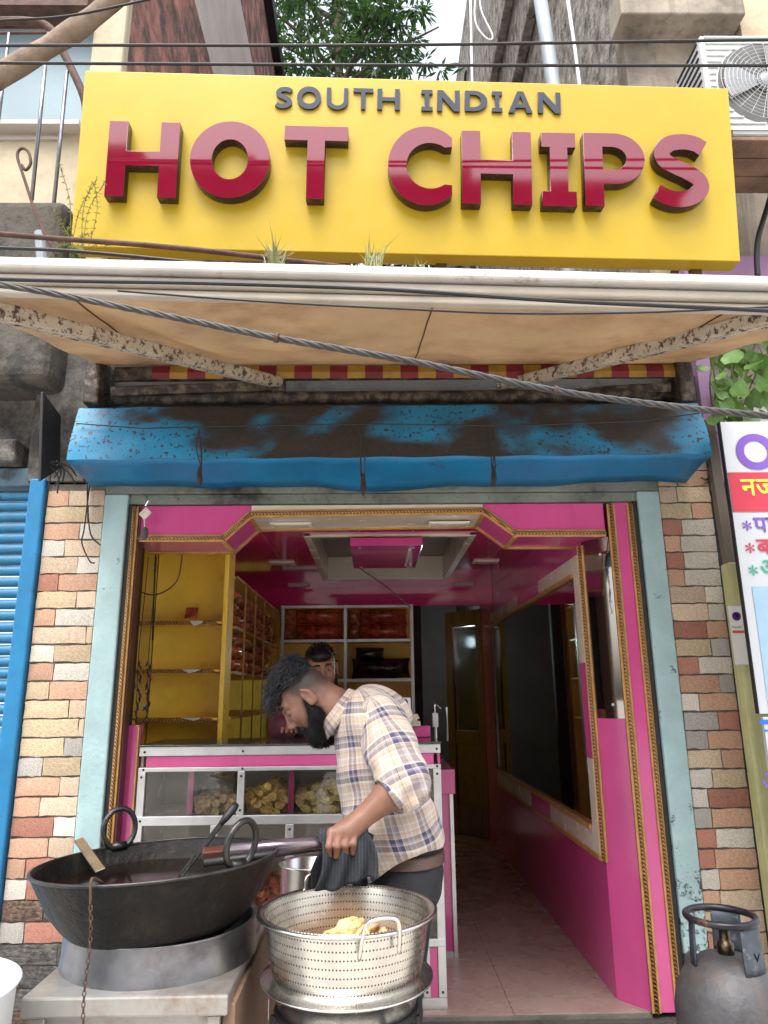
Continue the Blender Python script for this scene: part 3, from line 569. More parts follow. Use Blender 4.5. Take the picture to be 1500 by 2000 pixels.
# key fob hanging from the lintel
t = thing('key_fob', 'pale diamond tag and dark leather key fob hanging from the lintel', 'key ring', P(283,1060,Y=3.17))
c = P(283,1003,Y=3.165); u_ = .028
MB().tube(catmull([P(280,965,Y=3.19), P(290,975,Y=3.165), P(284,988,Y=3.165)], 6), .003, 6).build('hook', m_steel, t)
MB().slab([c+V(-.03,0,-.002), c+V(.0,0,-.03), c+V(.031,0,.004), c+V(.002,0,.032)], .006).build('tag', mat('worn_tag', (.55,.50,.42), .6, var=.2, vs=30), t, bevel=.005)
c2 = P(282,1042,Y=3.165); MB().blob(c2, (.018,.006,.032), 14, 8).build('leather_fob', mat('fob_leather', (.05,.04,.05), .5), t, smooth=True)
MB().tube([c+V(0,0,-.028), c2+V(0,0,.03)], .003, 5).build('link', m_steel, t)
# ------------------------------------------------------------------ yellow shelf unit facing the street
ys = thing('shelf_unit', 'yellow laminate shelf unit with three rope edged shelves', 'shelf', (-1.0, 3.95, 1.2))
B(-1.2, -.782, 3.955, 3.99, FZ, 2.36).build('back_board', m_yellowlam, ys)
B(-.8, -.768, 3.99, 5.9, FZ+.0, .30).build('plinth', m_brown, ys)
B(-.796, -.772, 3.79, 3.953, FZ, 2.35).build('end_board', m_yellowlam, ys, bevel=.002)
for z, zz in ((1.875,0), (1.628,0), (1.388,0)):
    s_ = B(-1.2, -.797, 3.77, 3.953, z-.01, z).build('shelf', m_yellowlam, ys)
    MB().beam(V(-1.195,3.768,z-.006), V(-.88,3.768,z-.006), .006, .02).build('edge_trim', m_rope, s_)
    MB().tube(catmull([V(-.88,3.765,z-.004), V(-.83,3.772,z-.008), V(-.797,3.80,z-.012)], 5), .009, 8).build('edge_end', m_rope, s_)
for y_, z in ((3.935, 2.18),): pass
m_packet = mat('snack_packet', (.30,.06,.03), .25, var=.4, vs=40, coat=.6, dirt=.4, dcol=(.6,.5,.35), ds=34, dsoft=.06)
for px, py, lab in ((270,1197,'small pink printed card standing on the top yellow shelf beside the mirror'), (374,1197,'small red printed card leaning on the top yellow shelf near its end')):
    c = P(px, py, Y=3.86); MB().slab([c+V(-.033,-.012,-.028), c+V(.033,-.012,-.028), c+V(.033,.012,.03), c+V(-.033,.012,.03)], .006).build('printed_card', m_packet, label=lab, cat='card', group='printed cards on the yellow shelf')
for k, (x_, z) in enumerate(((-.93,1.876), (-.95,1.629), (-.93,1.389))):
    MB().add([(x_-.03-.01*k,3.763,z+.001),(x_+.04+.02*k,3.763,z+.001),(x_+.03+.012*k,3.761,z-.012+.004*k),(x_-.005+.012*k,3.757,z-.026+.006*k),(x_-.045,3.80,z+.002),(x_+.06,3.80,z+.002)], [(0,3,2,1),(0,1,5,4)]).build('paper_scrap', m_plastic, solid=.0015, label=('torn white paper hanging over the top yellow shelf', 'torn white paper over the middle yellow shelf', 'crumpled white paper on the lowest yellow shelf')[k], cat='paper', group='paper scraps on the shelf edges')
# lemon-and-chilli strings and cable in front of the unit
for k, (x_, lab) in enumerate(((276,'dried chilli charm string hanging from a thread by the mirror'), (292,'longer dried chilli charm string hanging in the shop corner'))):
    a = P(x_+14, 1088, Y=3.6); b = P(x_-6+k*4, 1290, Y=3.6); e_ = P(x_-10+k*6, 1415-15*k, Y=3.6); t = thing('charm_string', lab, 'charm', e_, 'dried charm strings')
    MB().tube(catmull([a, lerp(a,b,.5), b, e_], 6), .0022, 5).build('thread', m_rust, t)
    mb = MB()
    for q in range(14): c = lerp(b, e_, q/14)+V(random.uniform(-.012,.012),random.uniform(-.008,.008),0); d = V(random.uniform(-.02,.02),0,-.03); mb.tube([c, c+d*.5+V(.004,0,0), c+d], [.003,.006,.002], 5)
    mb.build('dried_chillies', m_brown, t)
wire([(305,1060,3.55),(300,1180,3.55),(298,1250,3.6)], .004, 'thin dark cable hanging straight down past the yellow shelves', 'cable')
wire([(250,1120,3.5),(275,1155,3.5),(310,1160,3.5),(345,1135,3.5),(355,1090,3.5),(353,1062,3.5)], .0035, 'brown cable looping below the pink valance over yellow shelves', 'cable', m_brown)
# ------------------------------------------------------------------ receding shelves and back shelves
m_lam2 = mat('ochre_board', (.84,.54,.10), .4, var=.12, vs=3)
def pillow(w_, h_, d_, seed, nu=10, nv=8):
    r = random.Random(seed); ph = [r.uniform(0,6) for _ in range(6)]
    def side(s_):
        def fn(u, v):
            e = (math.sin(math.pi*u)*math.sin(math.pi*v))**.62
            k = .06*math.sin(u*17+ph[0]+3*v)+.06*math.sin(v*19+ph[1]+2*u)+.04*math.sin((u+v)*27+ph[2])
            return V((u-.5)*w_*(1-.05*math.sin(math.pi*v)), s_*d_/2*e*(1+k), v*h_ + .03*h_*math.sin(u*9+ph[3])*(1-v))
        return fn
    mb = MB(); mb.grid(side(-1), nu, nv); mb.grid(lambda u, v: side(1)(1-u, v), nu, nv); return mb
m_bagred = mat('chip_bag_red', (.46,.08,.035), .16, var=.55, vs=26, coat=.8, bump=.35, bs=22, rnd=.25)
m_bagdk = mat('chip_bag_dark', (.028,.014,.014), .14, var=.5, vs=20, coat=.8, bump=.4, bs=20)
m_bagbr = mat('chip_bag_brown', (.36,.11,.045), .2, var=.5, vs=30, coat=.7, bump=.3, bs=30, rnd=.3)
def bag(w_, h_, d_, loc, m_, label, group, seed, rotz=0., name='snack_bag', tilt=0.):
    mb = pillow(w_, h_, d_, seed); o = mb.build(name, m_, smooth=True, label=label, cat='bag', group=group)
    o.location = tuple(loc); o.rotation_euler = (tilt, 0, rotz); return o
ls = thing('wall_shelves', 'ochre shelves with steel dividers running back along the wall', 'shelf', (-.95, 4.9, FZ))
B(-1.2, -1.18, 4.0, 5.9, FZ, 2.355).build('back_board', m_lam2, ls)
for z in (1.385, 1.625, 1.87, 2.15): B(-1.18, -.772, 4.0, 5.9, z-.012, z).build('shelf', m_lam2, ls); B(-.772, -.764, 4.0, 5.9, z-.013, z+.003).build('shelf_trim', m_gold, ls)
for y_ in (4.25, 4.62, 5.0, 5.38, 5.75): B(-.7635, -.755, y_-.006, y_+.006, FZ+.9, 2.15).build('divider', m_gold, ls)
for z, ny in ((1.626, 6), (1.871, 6)):
    for i in range(ny):
        for j in range(3):
            if random.random() < .06: continue
            bag(.27, .078, .16, (-.85+random.uniform(-.02,.02), 4.14+i*.3+random.uniform(-.02,.02), z+.003+j*.072), m_bagbr, 'brown snack packet stacked on the '+('lower' if z < 1.7 else 'upper')+' filled tier of the ochre wall shelves', 'snack packets on the wall shelves', i*7+j, random.uniform(1.35,1.75), 'snack_packet')
bs_ = thing('back_shelves', 'ochre shelving with steel edges along the back of the shop', 'shelf', (-.2, 6.1, FZ))
B(-.77, .32, 6.16, 6.19, FZ, 2.208).build('back_board', m_lam2, bs_)
zsh = (2.205, 1.928, 1.612, 1.30)
for z in zsh: B(-.76, .312, 5.9, 6.158, z-.014, z).build('shelf', m_lam2, bs_); B(-.76, .312, 5.888, 5.899, z-.018, z+.004).build('shelf_trim', m_alu, bs_)
for x_ in (-.228, .316): B(x_-.012, x_+.012, 5.875, 5.887, .9, 2.21).build('upright', m_alu, bs_)
for x_ in (-.74,): B(x_-.012, x_+.012, 5.875, 5.887, .9, 2.21).build('upright', m_alu, bs_)
g = 'big snack bags on the back shelves'
for i, x_ in enumerate((-.45, .09)):
    for j in range(2): bag(.40, .125, .2, (x_+random.uniform(-.01,.01), 6.0, 1.932+j*.128), m_bagred, ('lower' if j == 0 else 'upper')+' large red brown snack bag in the back shelf bay beside the '+('wall shelves' if i == 0 else 'dark doorway'), g, 40+i*2+j)
    for j in range(2): bag(.10, .13, .1, (x_-.25, 5.98, 1.932+j*.125), m_bagbr, ('lower' if j == 0 else 'upper')+' small brown bag squeezed in the back shelf bay beside the '+('wall shelves' if i == 0 else 'dark doorway'), 'small bags on the back shelves', 60+i*2+j)
for i, (x_, w_, h_) in enumerate(((.06, .48, .16), (-.5, .4, .15))): bag(w_, h_, .2, (x_, 6.0, 1.616), m_bagdk, ('dark shiny sack with a crumpled bag on it on the back shelf', 'dark shiny sack on the back shelf behind the standing second person')[i], 'dark sacks on the back shelf', 80+i)
bag(.24, .1, .16, (-.03, 6.0, 1.765), m_bagdk, 'crumpled dark plastic bag lying on top of a dark sack', None, 91, .2)
# hung ceiling panel
t = thing('ceiling_panel', 'magenta square panel hung on rods below the ceiling recess', 'ceiling panel', (.1, 4.3, 2.28))
a, b = P(684,1067,Z=2.29), P(826,1064,Z=2.29); c, d = P(806,1109,Z=2.29), P(694,1111,Z=2.29)
x0, x1, y0, y1 = a[0], b[0], (a[1]+b[1])/2, (c[1]+d[1])/2
B(x0, x1, y0, y1, 2.29, 2.335).build('panel', m_pink, t, bevel=.003)
for x_ in (x0+.05, x1-.05):
    for y_ in (y0+.06, y1-.06): MB().tube([V(x_,y_,2.336), V(x_,y_,CZ+.169)], .006, 6).build('rod', m_alu, t); MB().blob((x_,y_,2.288), (.01,.01,.005), 8, 4).build('screw', m_alu, t)
B(x1-.075, x1-.06, y0+.1, y1-.1, 2.284, 2.2895).build('strip_light', m_lampw, t)
wire([(700,1108,4.9),(760,1150,5.3),(800,1185,5.85)], .004, 'thin cord hanging slack from the magenta panel to the shelves', 'cord', m_rust)
# ------------------------------------------------------------------ big framed mirror on the right wall
mr = thing('wall_mirror', 'big smoked mirror in a gilt, cream and pink frame along the wall', 'mirror', (1.0, 4.5, .7))
on, of = P(1147,1078,X=1.0), P(965,1192,X=1.0)
yn, yf = 3.368, 6.02; zt, zb = 2.14, .795
B(.994, 1.002, yn+.09, yf-.06, zb+.11, zt-.09).build('glass', m_mirrord, mr)
def fb(y0, y1, z0, z1, m_, nm='frame_board'): B(.984, 1.002, y0, y1, z0, z1).build(nm, m_, mr, bevel=.002)
zin, zit = zb+.11, zt-.09; yin, yif = yn+.09, yf-.06
fb(yn, yin-.001, zit-.42, zt, m_cream); fb(yn, yin-.001, zin+.30, zit-.421, m_pink); fb(yn, yin-.001, zb, zin+.299, m_cream)
fb(yin, yin+.75, zit, zt, m_cream); fb(yin+.751, yin+1.4, zit, zt, m_pink); fb(yin+1.401, yf, zit, zt, m_cream)
fb(yin, yin+.8, zb, zin, m_cream); fb(yin+.801, yin+1.3, zb, zin, m_pink); fb(yin+1.301, yf, zb, zin, m_cream)
fb(yif+.001, yf, zin, zit-.001, m_brown)
for a, b in ((V(.983,yin,zin), V(.983,yin,zit)), (V(.983,yin,zin), V(.983,yif,zin)), (V(.983,yin,zit), V(.983,yif,zit)), (V(.983,yif,zin), V(.983,yif,zit))): MB().beam(a, b, .022, .022).build('inner_moulding', m_gold, mr, bevel=.004)
MB().beam(V(.984,yn,zb), V(.984,yf,zb), .012, .02).build('lower_moulding', m_gold, mr)
# dark passage behind: door leaf with glass, lamp
da, db = V(1.0,6.66,FZ), V(.70,7.02,FZ); m_door = mat('door_wood', (.09,.028,.02), .3, var=.25, vs=8, stretch=(1,1,.15), coat=.4); dn = nrm(db-da); dr = thing('door', 'brown wooden door with a tall glass pane at the back', 'door', da)
def dpc(u0, u1, z0, z1, m_, nm, off=0., th=.04):
    nn = nrm(V(-dn[1], dn[0], 0)); nn = nn if nn[1] < 0 else -nn; L_ = np.linalg.norm(db-da); a = da+dn*u0*L_+nn*off; b = da+dn*u1*L_+nn*off
    return MB().slab([b+V(0,0,z0), a+V(0,0,z0), a+V(0,0,z1), b+V(0,0,z1)], th).build(nm, m_, dr, bevel=.004)
dpc(0,.16,0,2.0,m_door,'stile'); dpc(.80,1,0,2.0,m_door,'stile'); dpc(.161,.799,0,.25,m_door,'rail'); dpc(.161,.799,.78,.9,m_door,'rail'); dpc(.161,.799,1.85,2.0,m_door,'rail'); dpc(.161,.799,.251,.779,m_door,'panel',-.012,.02)
dpc(.161,.799,.901,1.849,glassmat('door_glass', (.8,.88,.88), .1),'pane',-.015,.008)
lp = P(917,1254,Y=7.2); t = thing('light_bulb', 'lit white bulb glowing behind the glass of the back door', 'light bulb', lp)
MB().blob(lp, (.042,.042,.055), 16, 10).build('globe', mat('bulb_lit', (1,1,1), .3, em=(.85,.96,1.), ems=120), t, smooth=True)
MB().tube([lp+V(0,0,.05), lp+V(0,0,.11)], .018, 10).build('cap', m_alu, t); MB().tube([lp+V(0,0,.11), V(lp[0],lp[1],2.99)], .004, 5).build('flex', m_blackw, t)
B(.33, .42, 6.3, 6.36, FZ, 2.9).build('door_post', m_dark, kind='structure')
bag(.3,.34,.14, (.92, 7.9, 1.0), mat('white_bag', (.55,.6,.6), .3, bump=.3, bs=20), 'white plastic sack behind the back door', None, 101)
# ------------------------------------------------------------------ glass counter
CY = 3.28; cx0, cx1, cyb = -1.024, .291, 3.72
ct = thing('glass_counter', 'aluminium framed glass counter with pink bands full of fried chips', 'counter', (-.36, 3.5, FZ))
def rail(x0, x1, z0, z1, y0=CY, y1=CY+.03, m_=m_alu, nm='rail'): return B(x0, x1, y0, y1, z0, z1).build(nm, m_, ct, bevel=.002)
rail(cx0, cx1, 1.245, 1.282); rail(cx0+.03, cx1-.03, 1.198, 1.244, CY+.008, CY+.02, m_pink, 'pink_band'); rail(cx0, cx1, 1.18, 1.197); rail(cx0, cx1, .963, 1.0)
rail(cx0, cx1, .486, .515); rail(cx0, cx1, FZ, .30)
for x0, x1, z0, z1 in ((cx0, cx0+.034, .301, 1.179), (cx1-.034, cx1, .301, 1.179), (-.592,-.562,1.001,1.179), (-.70,-.668,.516,.962), (-.38,-.346,.516,.962), (.196,.224,.516,1.179), (-.592,-.562,.301,.485), (.196,.224,.301,.485)):
    v_ = B(x0, x1, CY+.001, CY+.031, z0, z1).build('upright', m_alu, ct, bevel=.002)
    for z in (z0+.02, z1-.02): MB().blob(((x0+x1)/2, CY, z), (.0055,.003,.0055), 8, 4).build('screw', m_black, v_)
for x_ in (cx0+.02, -.577, cx1-.02):
    for z in (1.262, 1.19, .982): MB().blob((x_+.004, CY-.001, z), (.0055,.003,.0055), 8, 4).build('screw', m_black, ct)
for x0, x1, z0, z1 in ((cx0+.035,-.593,1.001,1.179), (-.561,.195,1.001,1.179), (.225,cx1-.035,.516,1.179), (cx0+.035,-.701,.516,.962), (-.667,-.381,.516,.962), (-.345,.195,.516,.962)):
    B(x0, x1, CY+.012, CY+.016, z0, z1).build('pane', m_glass, ct)
for x0, x1 in ((cx0+.035,-.593), (-.561,.195), (.225,cx1-.035)): B(x0, x1, CY+.01, CY+.02, .301, .485).build('base_panel', m_pink, ct)
for x_ in (-.80, -.362): B(x_-.012, x_+.012, CY+.032, CY+.04, 1.001, 1.179).build('pink_divider', m_pink, ct); B(x_-.003, x_+.003, CY+.041, cyb-.03, 1.001, 1.179).build('divider_pane', m_glass, ct)
B(cx0+.002, cx1-.002, CY+.033, cyb-.002, .975, .995).build('shelf', m_cream, ct); B(cx0+.002, cx1-.002, CY+.033, cyb-.002, .49, .505).build('shelf', m_cream, ct)
B(cx0+.001, cx1-.001, cyb-.02, cyb, .301, 1.28).build('back_panel', mat('grey_laminate', (.72,.72,.70), .4, var=.05), ct)
B(cx0, cx0+.012, CY+.032, cyb-.021, .301, 1.244).build('end_panel', m_cream, ct); B(cx1-.012, cx1, CY+.032, cyb-.021, .301, 1.244).build('end_panel', m_pink, ct)
B(cx0-.006, cx1+.006, CY-.008, cyb+.01, 1.284, 1.292).build('glass_top', glassmat('top_glass', (.75,.8,.78), .3), ct, bevel=.002)
for x_, m_ in ((cx0+.012, m_alu), (cx1-.012, m_alu)): MB().beam(V(x_,CY+.03,1.265), V(x_,cyb,1.265), .02, .03).build('top_side_rail', m_, ct)
# chips
m_chipy = mat('banana_chip', (.86,.58,.18), .5, isl=.30, var=.25, vs=60, bump=.2, bs=90); m_chipp = mat('pale_chip', (.80,.60,.34), .55, isl=.35, var=.3, vs=60); m_chipo = mat('orange_chip', (.62,.17,.05), .5, isl=.5, var=.45, vs=50); m_chipg = mat('murukku', (.50,.31,.13), .6, var=.3, vs=60)
m_chipc = mat('banana_chip_pith', (.50,.27,.05), .5, var=.3, vs=60)
def heap(x0, x1, y0, y1, z0, hgt, m_, label, cat, r=.022, n=330, th=.0045, ring=False):
    mb = MB(); mb2 = MB()
    for i in range(n):
        u, v = random.random(), random.random(); x, y = lerp(x0, x1, u), y0+(y1-y0)*v
        top = hgt*(.8+.2*math.sin(math.pi*min(max(u*.9+.05,0),1)))*(.88+.12*math.sin(u*9+x0*40))
        z = z0 + top*(random.random()**.6) if v > .25 else z0 + top*random.random()
        rr = r*random.uniform(.75,1.15); nn = nrm(V(random.gauss(0,.38), random.gauss(-.85,.3), random.gauss(.5,.35))); a = nrm(np.cross(nn, V(.3,.2,.9))); b = np.cross(nn, a); c = V(x, y, z)
        if ring:
            mb.tube([c+(a*math.cos(q*.7854)+b*math.sin(q*.7854))*rr for q in range(8)], .006, 5, closed=True); continue
        k = 8; e = random.uniform(.72, 1)
        ringp = [c+a*rr*math.cos(2*math.pi*q/k)+b*rr*e*math.sin(2*math.pi*q/k)+nn*.003*math.sin(4*math.pi*q/k) for q in range(k)]
        mb.add([p+nn*th/2 for p in ringp]+[p-nn*th/2 for p in ringp], [tuple(range(k)), tuple(range(2*k-1, k-1, -1))]+[((q+1) % k, q, k+q, k+(q+1) % k) for q in range(k)])
    return mb.build('chips', m_, label=label, cat=cat, kind='stuff')
yA, yB = CY+.045, cyb-.05
heap(-.785,-.60,yA,yB,1.0,.075,m_chipp,'pale round chips heaped in the counter next to the empty bay','chips')
heap(-.55,-.38,yA,yB,1.0,.115,m_chipy,'yellow banana chips heaped between pink divider and upright','chips', n=380)
heap(-.345,.18,yA,yB,1.0,.11,mat('green_banana_chip', (.84,.62,.25), .5, isl=.28, var=.35, vs=60),'greenish yellow banana chips heaped behind the leaning man','chips', n=800)
heap(.226,.255,yA,yB,1.0,.165,m_chipo,'reddish crisps filling the narrow end bay of the counter','chips', .018, 200)
heap(.226,.255,yA,yB,.51,.44,m_chipg,'ring shaped murukku filling the narrow lower end bay','snack', .028, 260, ring=True)
heap(-.335,.18,yA,yB,.507,.28,m_chipy,'yellow chips in the lower bay behind the steel pot','chips', n=700)
heap(-.66,-.385,yA,yB,.507,.26,m_chipo,'orange red crisps heaped in the lower bay behind the wok','chips', n=500)
bag(.17,.16,.1,(-.69,3.42,1.0), glassmat('clear_bag', (.95,.95,.93), .25, .08), 'clear plastic bag standing over the pale chips in the counter', None, 120)
# pink side counter and the small things on it
sc_ = thing('side_counter', 'pink side counter with white edges behind the glass counter', 'counter', (.2, 4.2, FZ))
B(.0, .395, 3.87, 4.5, FZ, 1.0).build('body', m_pink, sc_, bevel=.002); B(-.02, .412, 3.85, 4.52, 1.001, 1.12).build('top_box', m_pink, sc_, bevel=.003)
for x_, y_ in ((.388, 3.862),): B(x_-.006, x_+.012, y_-.006, y_+.012, FZ, 1.0).build('edge_angle', m_alu, sc_)
B(.0, .38, 3.858, 3.868, FZ, .285).build('bottom_angle', m_alu, sc_)
B(.05, .275, 3.62, 3.70, 1.293, 1.345).build('counter_ledge', m_pink, label='small pink ledge box with white edges on the glass counter top', cat='box', bevel=.003)
mb = MB()
for k in range(5): mb.box(.02+random.uniform(0,.01), .22+random.uniform(-.01,.01), 3.58+random.uniform(0,.01), 3.73, 1.3455+k*.011, 1.3455+k*.011+.0105)
mb.build('paper_stack', mat('old_paper', (.45,.38,.30), .8, var=.2, vs=12), label='stack of old papers lying on the small pink ledge', cat='paper')
t = thing('pole', 'thin pale metal post with a clamp beside the counter end', 'post', (.31, 3.8, FZ))
MB().tube([V(.315,3.80,FZ), V(.315,3.80,1.40)], .008, 8).build('tube', m_alu, t); B(.30,.33,3.785,3.815,1.33,1.40).build('clamp', m_plastic, t, bevel=.004); MB().tube(catmull([V(.315,3.80,1.40), V(.318,3.8,1.44), V(.345,3.8,1.42)], 5), .004, 6).build('hook', m_steel, t)
# payment stickers (code squares left out)
m_violet = mat('violet_print', (.09,.015,.16), .4); m_white = mat('sticker_white', (.75,.74,.72), .4, var=.04); m_orange = mat('orange_print', (.65,.13,.03), .4)
def sticker(name, label, c, ex, ey, w_, h_):
    nn = np.cross(ex, ey); t = thing(name, label, 'sticker', c-ey*h_/2)
    MB().slab([c-ex*w_/2-ey*h_/2, c+ex*w_/2-ey*h_/2, c+ex*w_/2+ey*h_/2, c-ex*w_/2+ey*h_/2], .002).build('card', m_white, t)
    cc = c+ey*h_*.32; r = w_*.30
    MB().add([cc+nn*.001+(ex*math.cos(a*.2618)+ey*math.sin(a*.2618))*r for a in range(24)], [tuple(range(24))]).build('emblem', m_violet, t)
    put(text_mesh('पे', .0004), 'emblem_letter', t, lambda x, y, z: cc+nn*.0018+ex*(x-.29)*r*1.5+ey*(y-.25)*r*1.5, [m_white])
    put(text_mesh('PhonePe', .0004), 'wordmark', t, lambda x, y, z: c+ey*h_*.12+nn*.001+ex*(x-2.0)*w_*.19+ey*y*w_*.19, [m_violet])
    MB().slab([c+nn*.001+ex*w_*a+ey*h_*b for a, b in ((-.4,.03),(.4,.03),(.4,.075),(-.4,.075))], .0005).build('bar', m_orange, t)
sticker('payment_standee', 'white payment standee with violet round emblem behind the leaning man', P(790,1388,Y=3.66), V(1,0,0), nrm(V(0,.15,1)), .062, .125)
# ------------------------------------------------------------------ stove, wok and tools
m_cab = mat('stove_sheet', (.36,.35,.33), .38, metal=.6, var=.12, vs=4, bump=.06, bs=20, dirt=.40, dcol=(.20,.15,.11), ds=4, dsoft=.3, streak=.25)
m_ply = mat('greasy_plywood', (.17,.105,.07), .75, var=.35, vs=5, bump=.4, bs=40, stretch=(1,1,.2))
sv = thing('stove_table', 'greasy sheet metal stove box carrying the big black wok', 'stove', (-.585, 2.15, 0))
sx0, sx1, sy0, sy1, sz = -.828, -.345, 1.9, 2.52, .82
B(sx0, sx1, sy0, sy1, sz-.045, sz).build('top', m_cab, sv, bevel=.006)
B(sx0+.02, sx1-.02, sy0+.025, sy1-.02, .02, sz-.046).build('body', m_cab, sv)
for x0, x1 in ((sx0+.02, sx0+.055), (sx1-.05, sx1-.02)): B(x0, x1, sy0+.012, sy0+.024, .0, sz-.047).build('leg_angle', m_cab, sv, bevel=.003)
B(sx1-.018, sx1+.012, sy0+.03, sy1, .0, sz-.03).build('side_board', m_ply, sv, bevel=.003)
rg = MB(); rc = V(-.585, 2.19, sz); prof = [(.262,0),(.258,.03),(.258,.085),(.262,.09),(.252,.09),(.25,.085),(.25,.0)]
rg.lathe(prof, rc, 64, np.diag([.98,1.,1.])); rg.build('burner_ring', m_steeld, smooth=True, label='dull steel burner ring holding the wok on the stove', cat='ring')
# wok: lathe, tilted
WC = V(-.598, 2.16, 1.062)                               # rim centre
WR = .327
def rotm(ax, a):
    return np.array(Matrix.Rotation(a, 3, ax))
WM = rotm('Y', rad(-2.6)) @ rotm('X', rad(-1.5))
wk = thing('wok', 'big black iron wok full of dark oil on the stove', 'wok', WC-V(0,0,.2))
out = [(0,-.215),(.10,-.211),(.185,-.186),(.243,-.142),(.284,-.085),(.310,-.035),(WR,0.)]; inn = [(WR-.006,.002),(.303,-.035),(.277,-.084),(.236,-.138),(.178,-.180),(0,-.207)]
rr = random.Random(3)
wm = MB(); wm.lathe(catmull([V(a,b,0) for a, b in out], 4) and [(p[0], p[1]) for p in catmull([V(a,b,0) for a, b in out], 4)] + [(p[0], p[1]) for p in catmull([V(a,b,0) for a, b in inn], 4)], WC, 72, WM)
wm.build('bowl', m_iron, wk, smooth=True)
def wpt(r, a, z): return WC + WM @ V(r*math.cos(a), r*math.sin(a), z)
om = MB(); om.lathe([(0,0),(.10,.0),(.20,.0),(.288,.0)], WC+V(0,0,-.058), 64); om.build('oil', m_oil, wk, smooth=True)
MB().tube([wpt(WR-.001, a, .001) for a in np.linspace(0, 2*math.pi, 64)[:-1]], .0045, 6, closed=True).build('rim', m_ironh, wk, smooth=True)
for ca_, tilt in ((rad(128), .10), (rad(-36), .18)):
    c = wpt(WR-.004, ca_, .052); tg = nrm(wpt(WR, ca_+.05, 0)-wpt(WR, ca_-.05, 0)); outd = nrm(wpt(WR, ca_, 0)-WC); u2 = nrm(V(0,0,1)+outd*tilt)
    hh = MB().tube([c+(tg*math.cos(a)*.050+u2*math.sin(a)*.058) for a in np.linspace(0, 2*math.pi, 30)[:-1]], .0085, 9, closed=True).build('ring_handle', m_ironh, wk, smooth=True)
    MB().tube([c-u2*.05-tg*.022-outd*.002, c-u2*.05+tg*.022-outd*.002], .013, 8).build('lug', m_ironh, wk, smooth=True)
# chain over the rim
ch = thing('chain', 'thin rusty chain hanging over the rim of the wok', 'chain', P(160,2010,Y=1.80)); a = P(180,1722,Y=1.83); b = P(163,2060,Y=1.80)
MB().tube(catmull([a+V(.01,.04,-.012), a+V(0,-.004,.006), lerp(a,b,.13)+V(0,-.004,0)], 6), .0035, 6).build('hook', m_rust, ch, smooth=True)
lk = []; Lc = np.linalg.norm(b-a); nl = int(Lc*.87/.0105)
for i in range(nl):
    c = lerp(a, b, .13+.87*i/nl)+V(.004*math.sin(i*.25),-.004,0); d = nrm(b-a); s_ = nrm(np.cross(d, V(0,1,0))) if i % 2 else V(0,1,0)
    MB().tube([c+d*.0066*math.cos(q)+s_*.0036*math.sin(q) for q in np.linspace(0, 2*math.pi, 11)[:-1]], .0013, 5, closed=True).build('chain_link', m_rust, ch, smooth=True)
# ladle resting in the oil
ld = thing('skimmer_ladle', 'long dark ladle with flattened handle standing in the oil', 'ladle', P(345,1715,Y=2.2))
a, b = P(352,1712,Y=2.2), P(462,1570,Y=2.32)
MB().beam(a, lerp(a,b,.72), .016, .006, (0,-1,.2)).build('shaft', m_iron, ld, bevel=.002); MB().tube([lerp(a,b,.70), lerp(a,b,.8), lerp(a,b,.93), b], [.008,.012,.014,.010], 8).build('grip', m_black, ld, smooth=True)
mb = MB(); c = a+V(-.03,-.01,-.01)
for k in range(8): mb.tube(catmull([a, a+V(-.02+.008*k-.02,-.012+.004*k,-.018), a+V(-.055+.014*k,-.01+.006*k,-.024)], 4), .002, 5)
mb.build('wire_head', m_ironh, ld); 
a, b = P(157,1657,Y=2.38), P(196,1700,Y=2.16); MB().beam(a+V(-.02,.03,.02), b, .028, .005, (0,-.5,1)).build('flat_scraper', mat('brassy_steel', (.48,.40,.26), .3, metal=1, var=.2, vs=10), bevel=.002, label='flat brassy scraper leaning on the wok by its far handle', cat='scraper')
# skimmer shafts held by the man
HY = 2.25; ha, hb = P(395,1668,Y=2.17), P(690,1640,Y=HY)
sk = thing('fryer_handle', 'thick pale handle bar reaching from the wok to his fist', 'handle', ha)
m_bar = mat('polished_wood_bar', (.15,.12,.135), .22, metal=.7, var=.45, vs=7, stretch=(.4,6,6), rvar=.12, coat=.4)
MB().beam(ha, lerp(ha,hb,.55), .035, .024, (0,-.3,1)).build('flat_bar', m_brown, sk, bevel=.004)
MB().tube([lerp(ha,hb,.15)+V(0,-.012,.004), lerp(ha,hb,.5)+V(0,-.012,.003), hb+V(0,0,-.002)], [.017,.019,.020], 14).build('sleeve', m_bar, sk, smooth=True)
MB().tube([P(398,1686,Y=2.1), P(520,1670,Y=2.17), P(640,1652,Y=HY-.01)], .010, 10).build('lower_rod', m_black, sk, smooth=True)
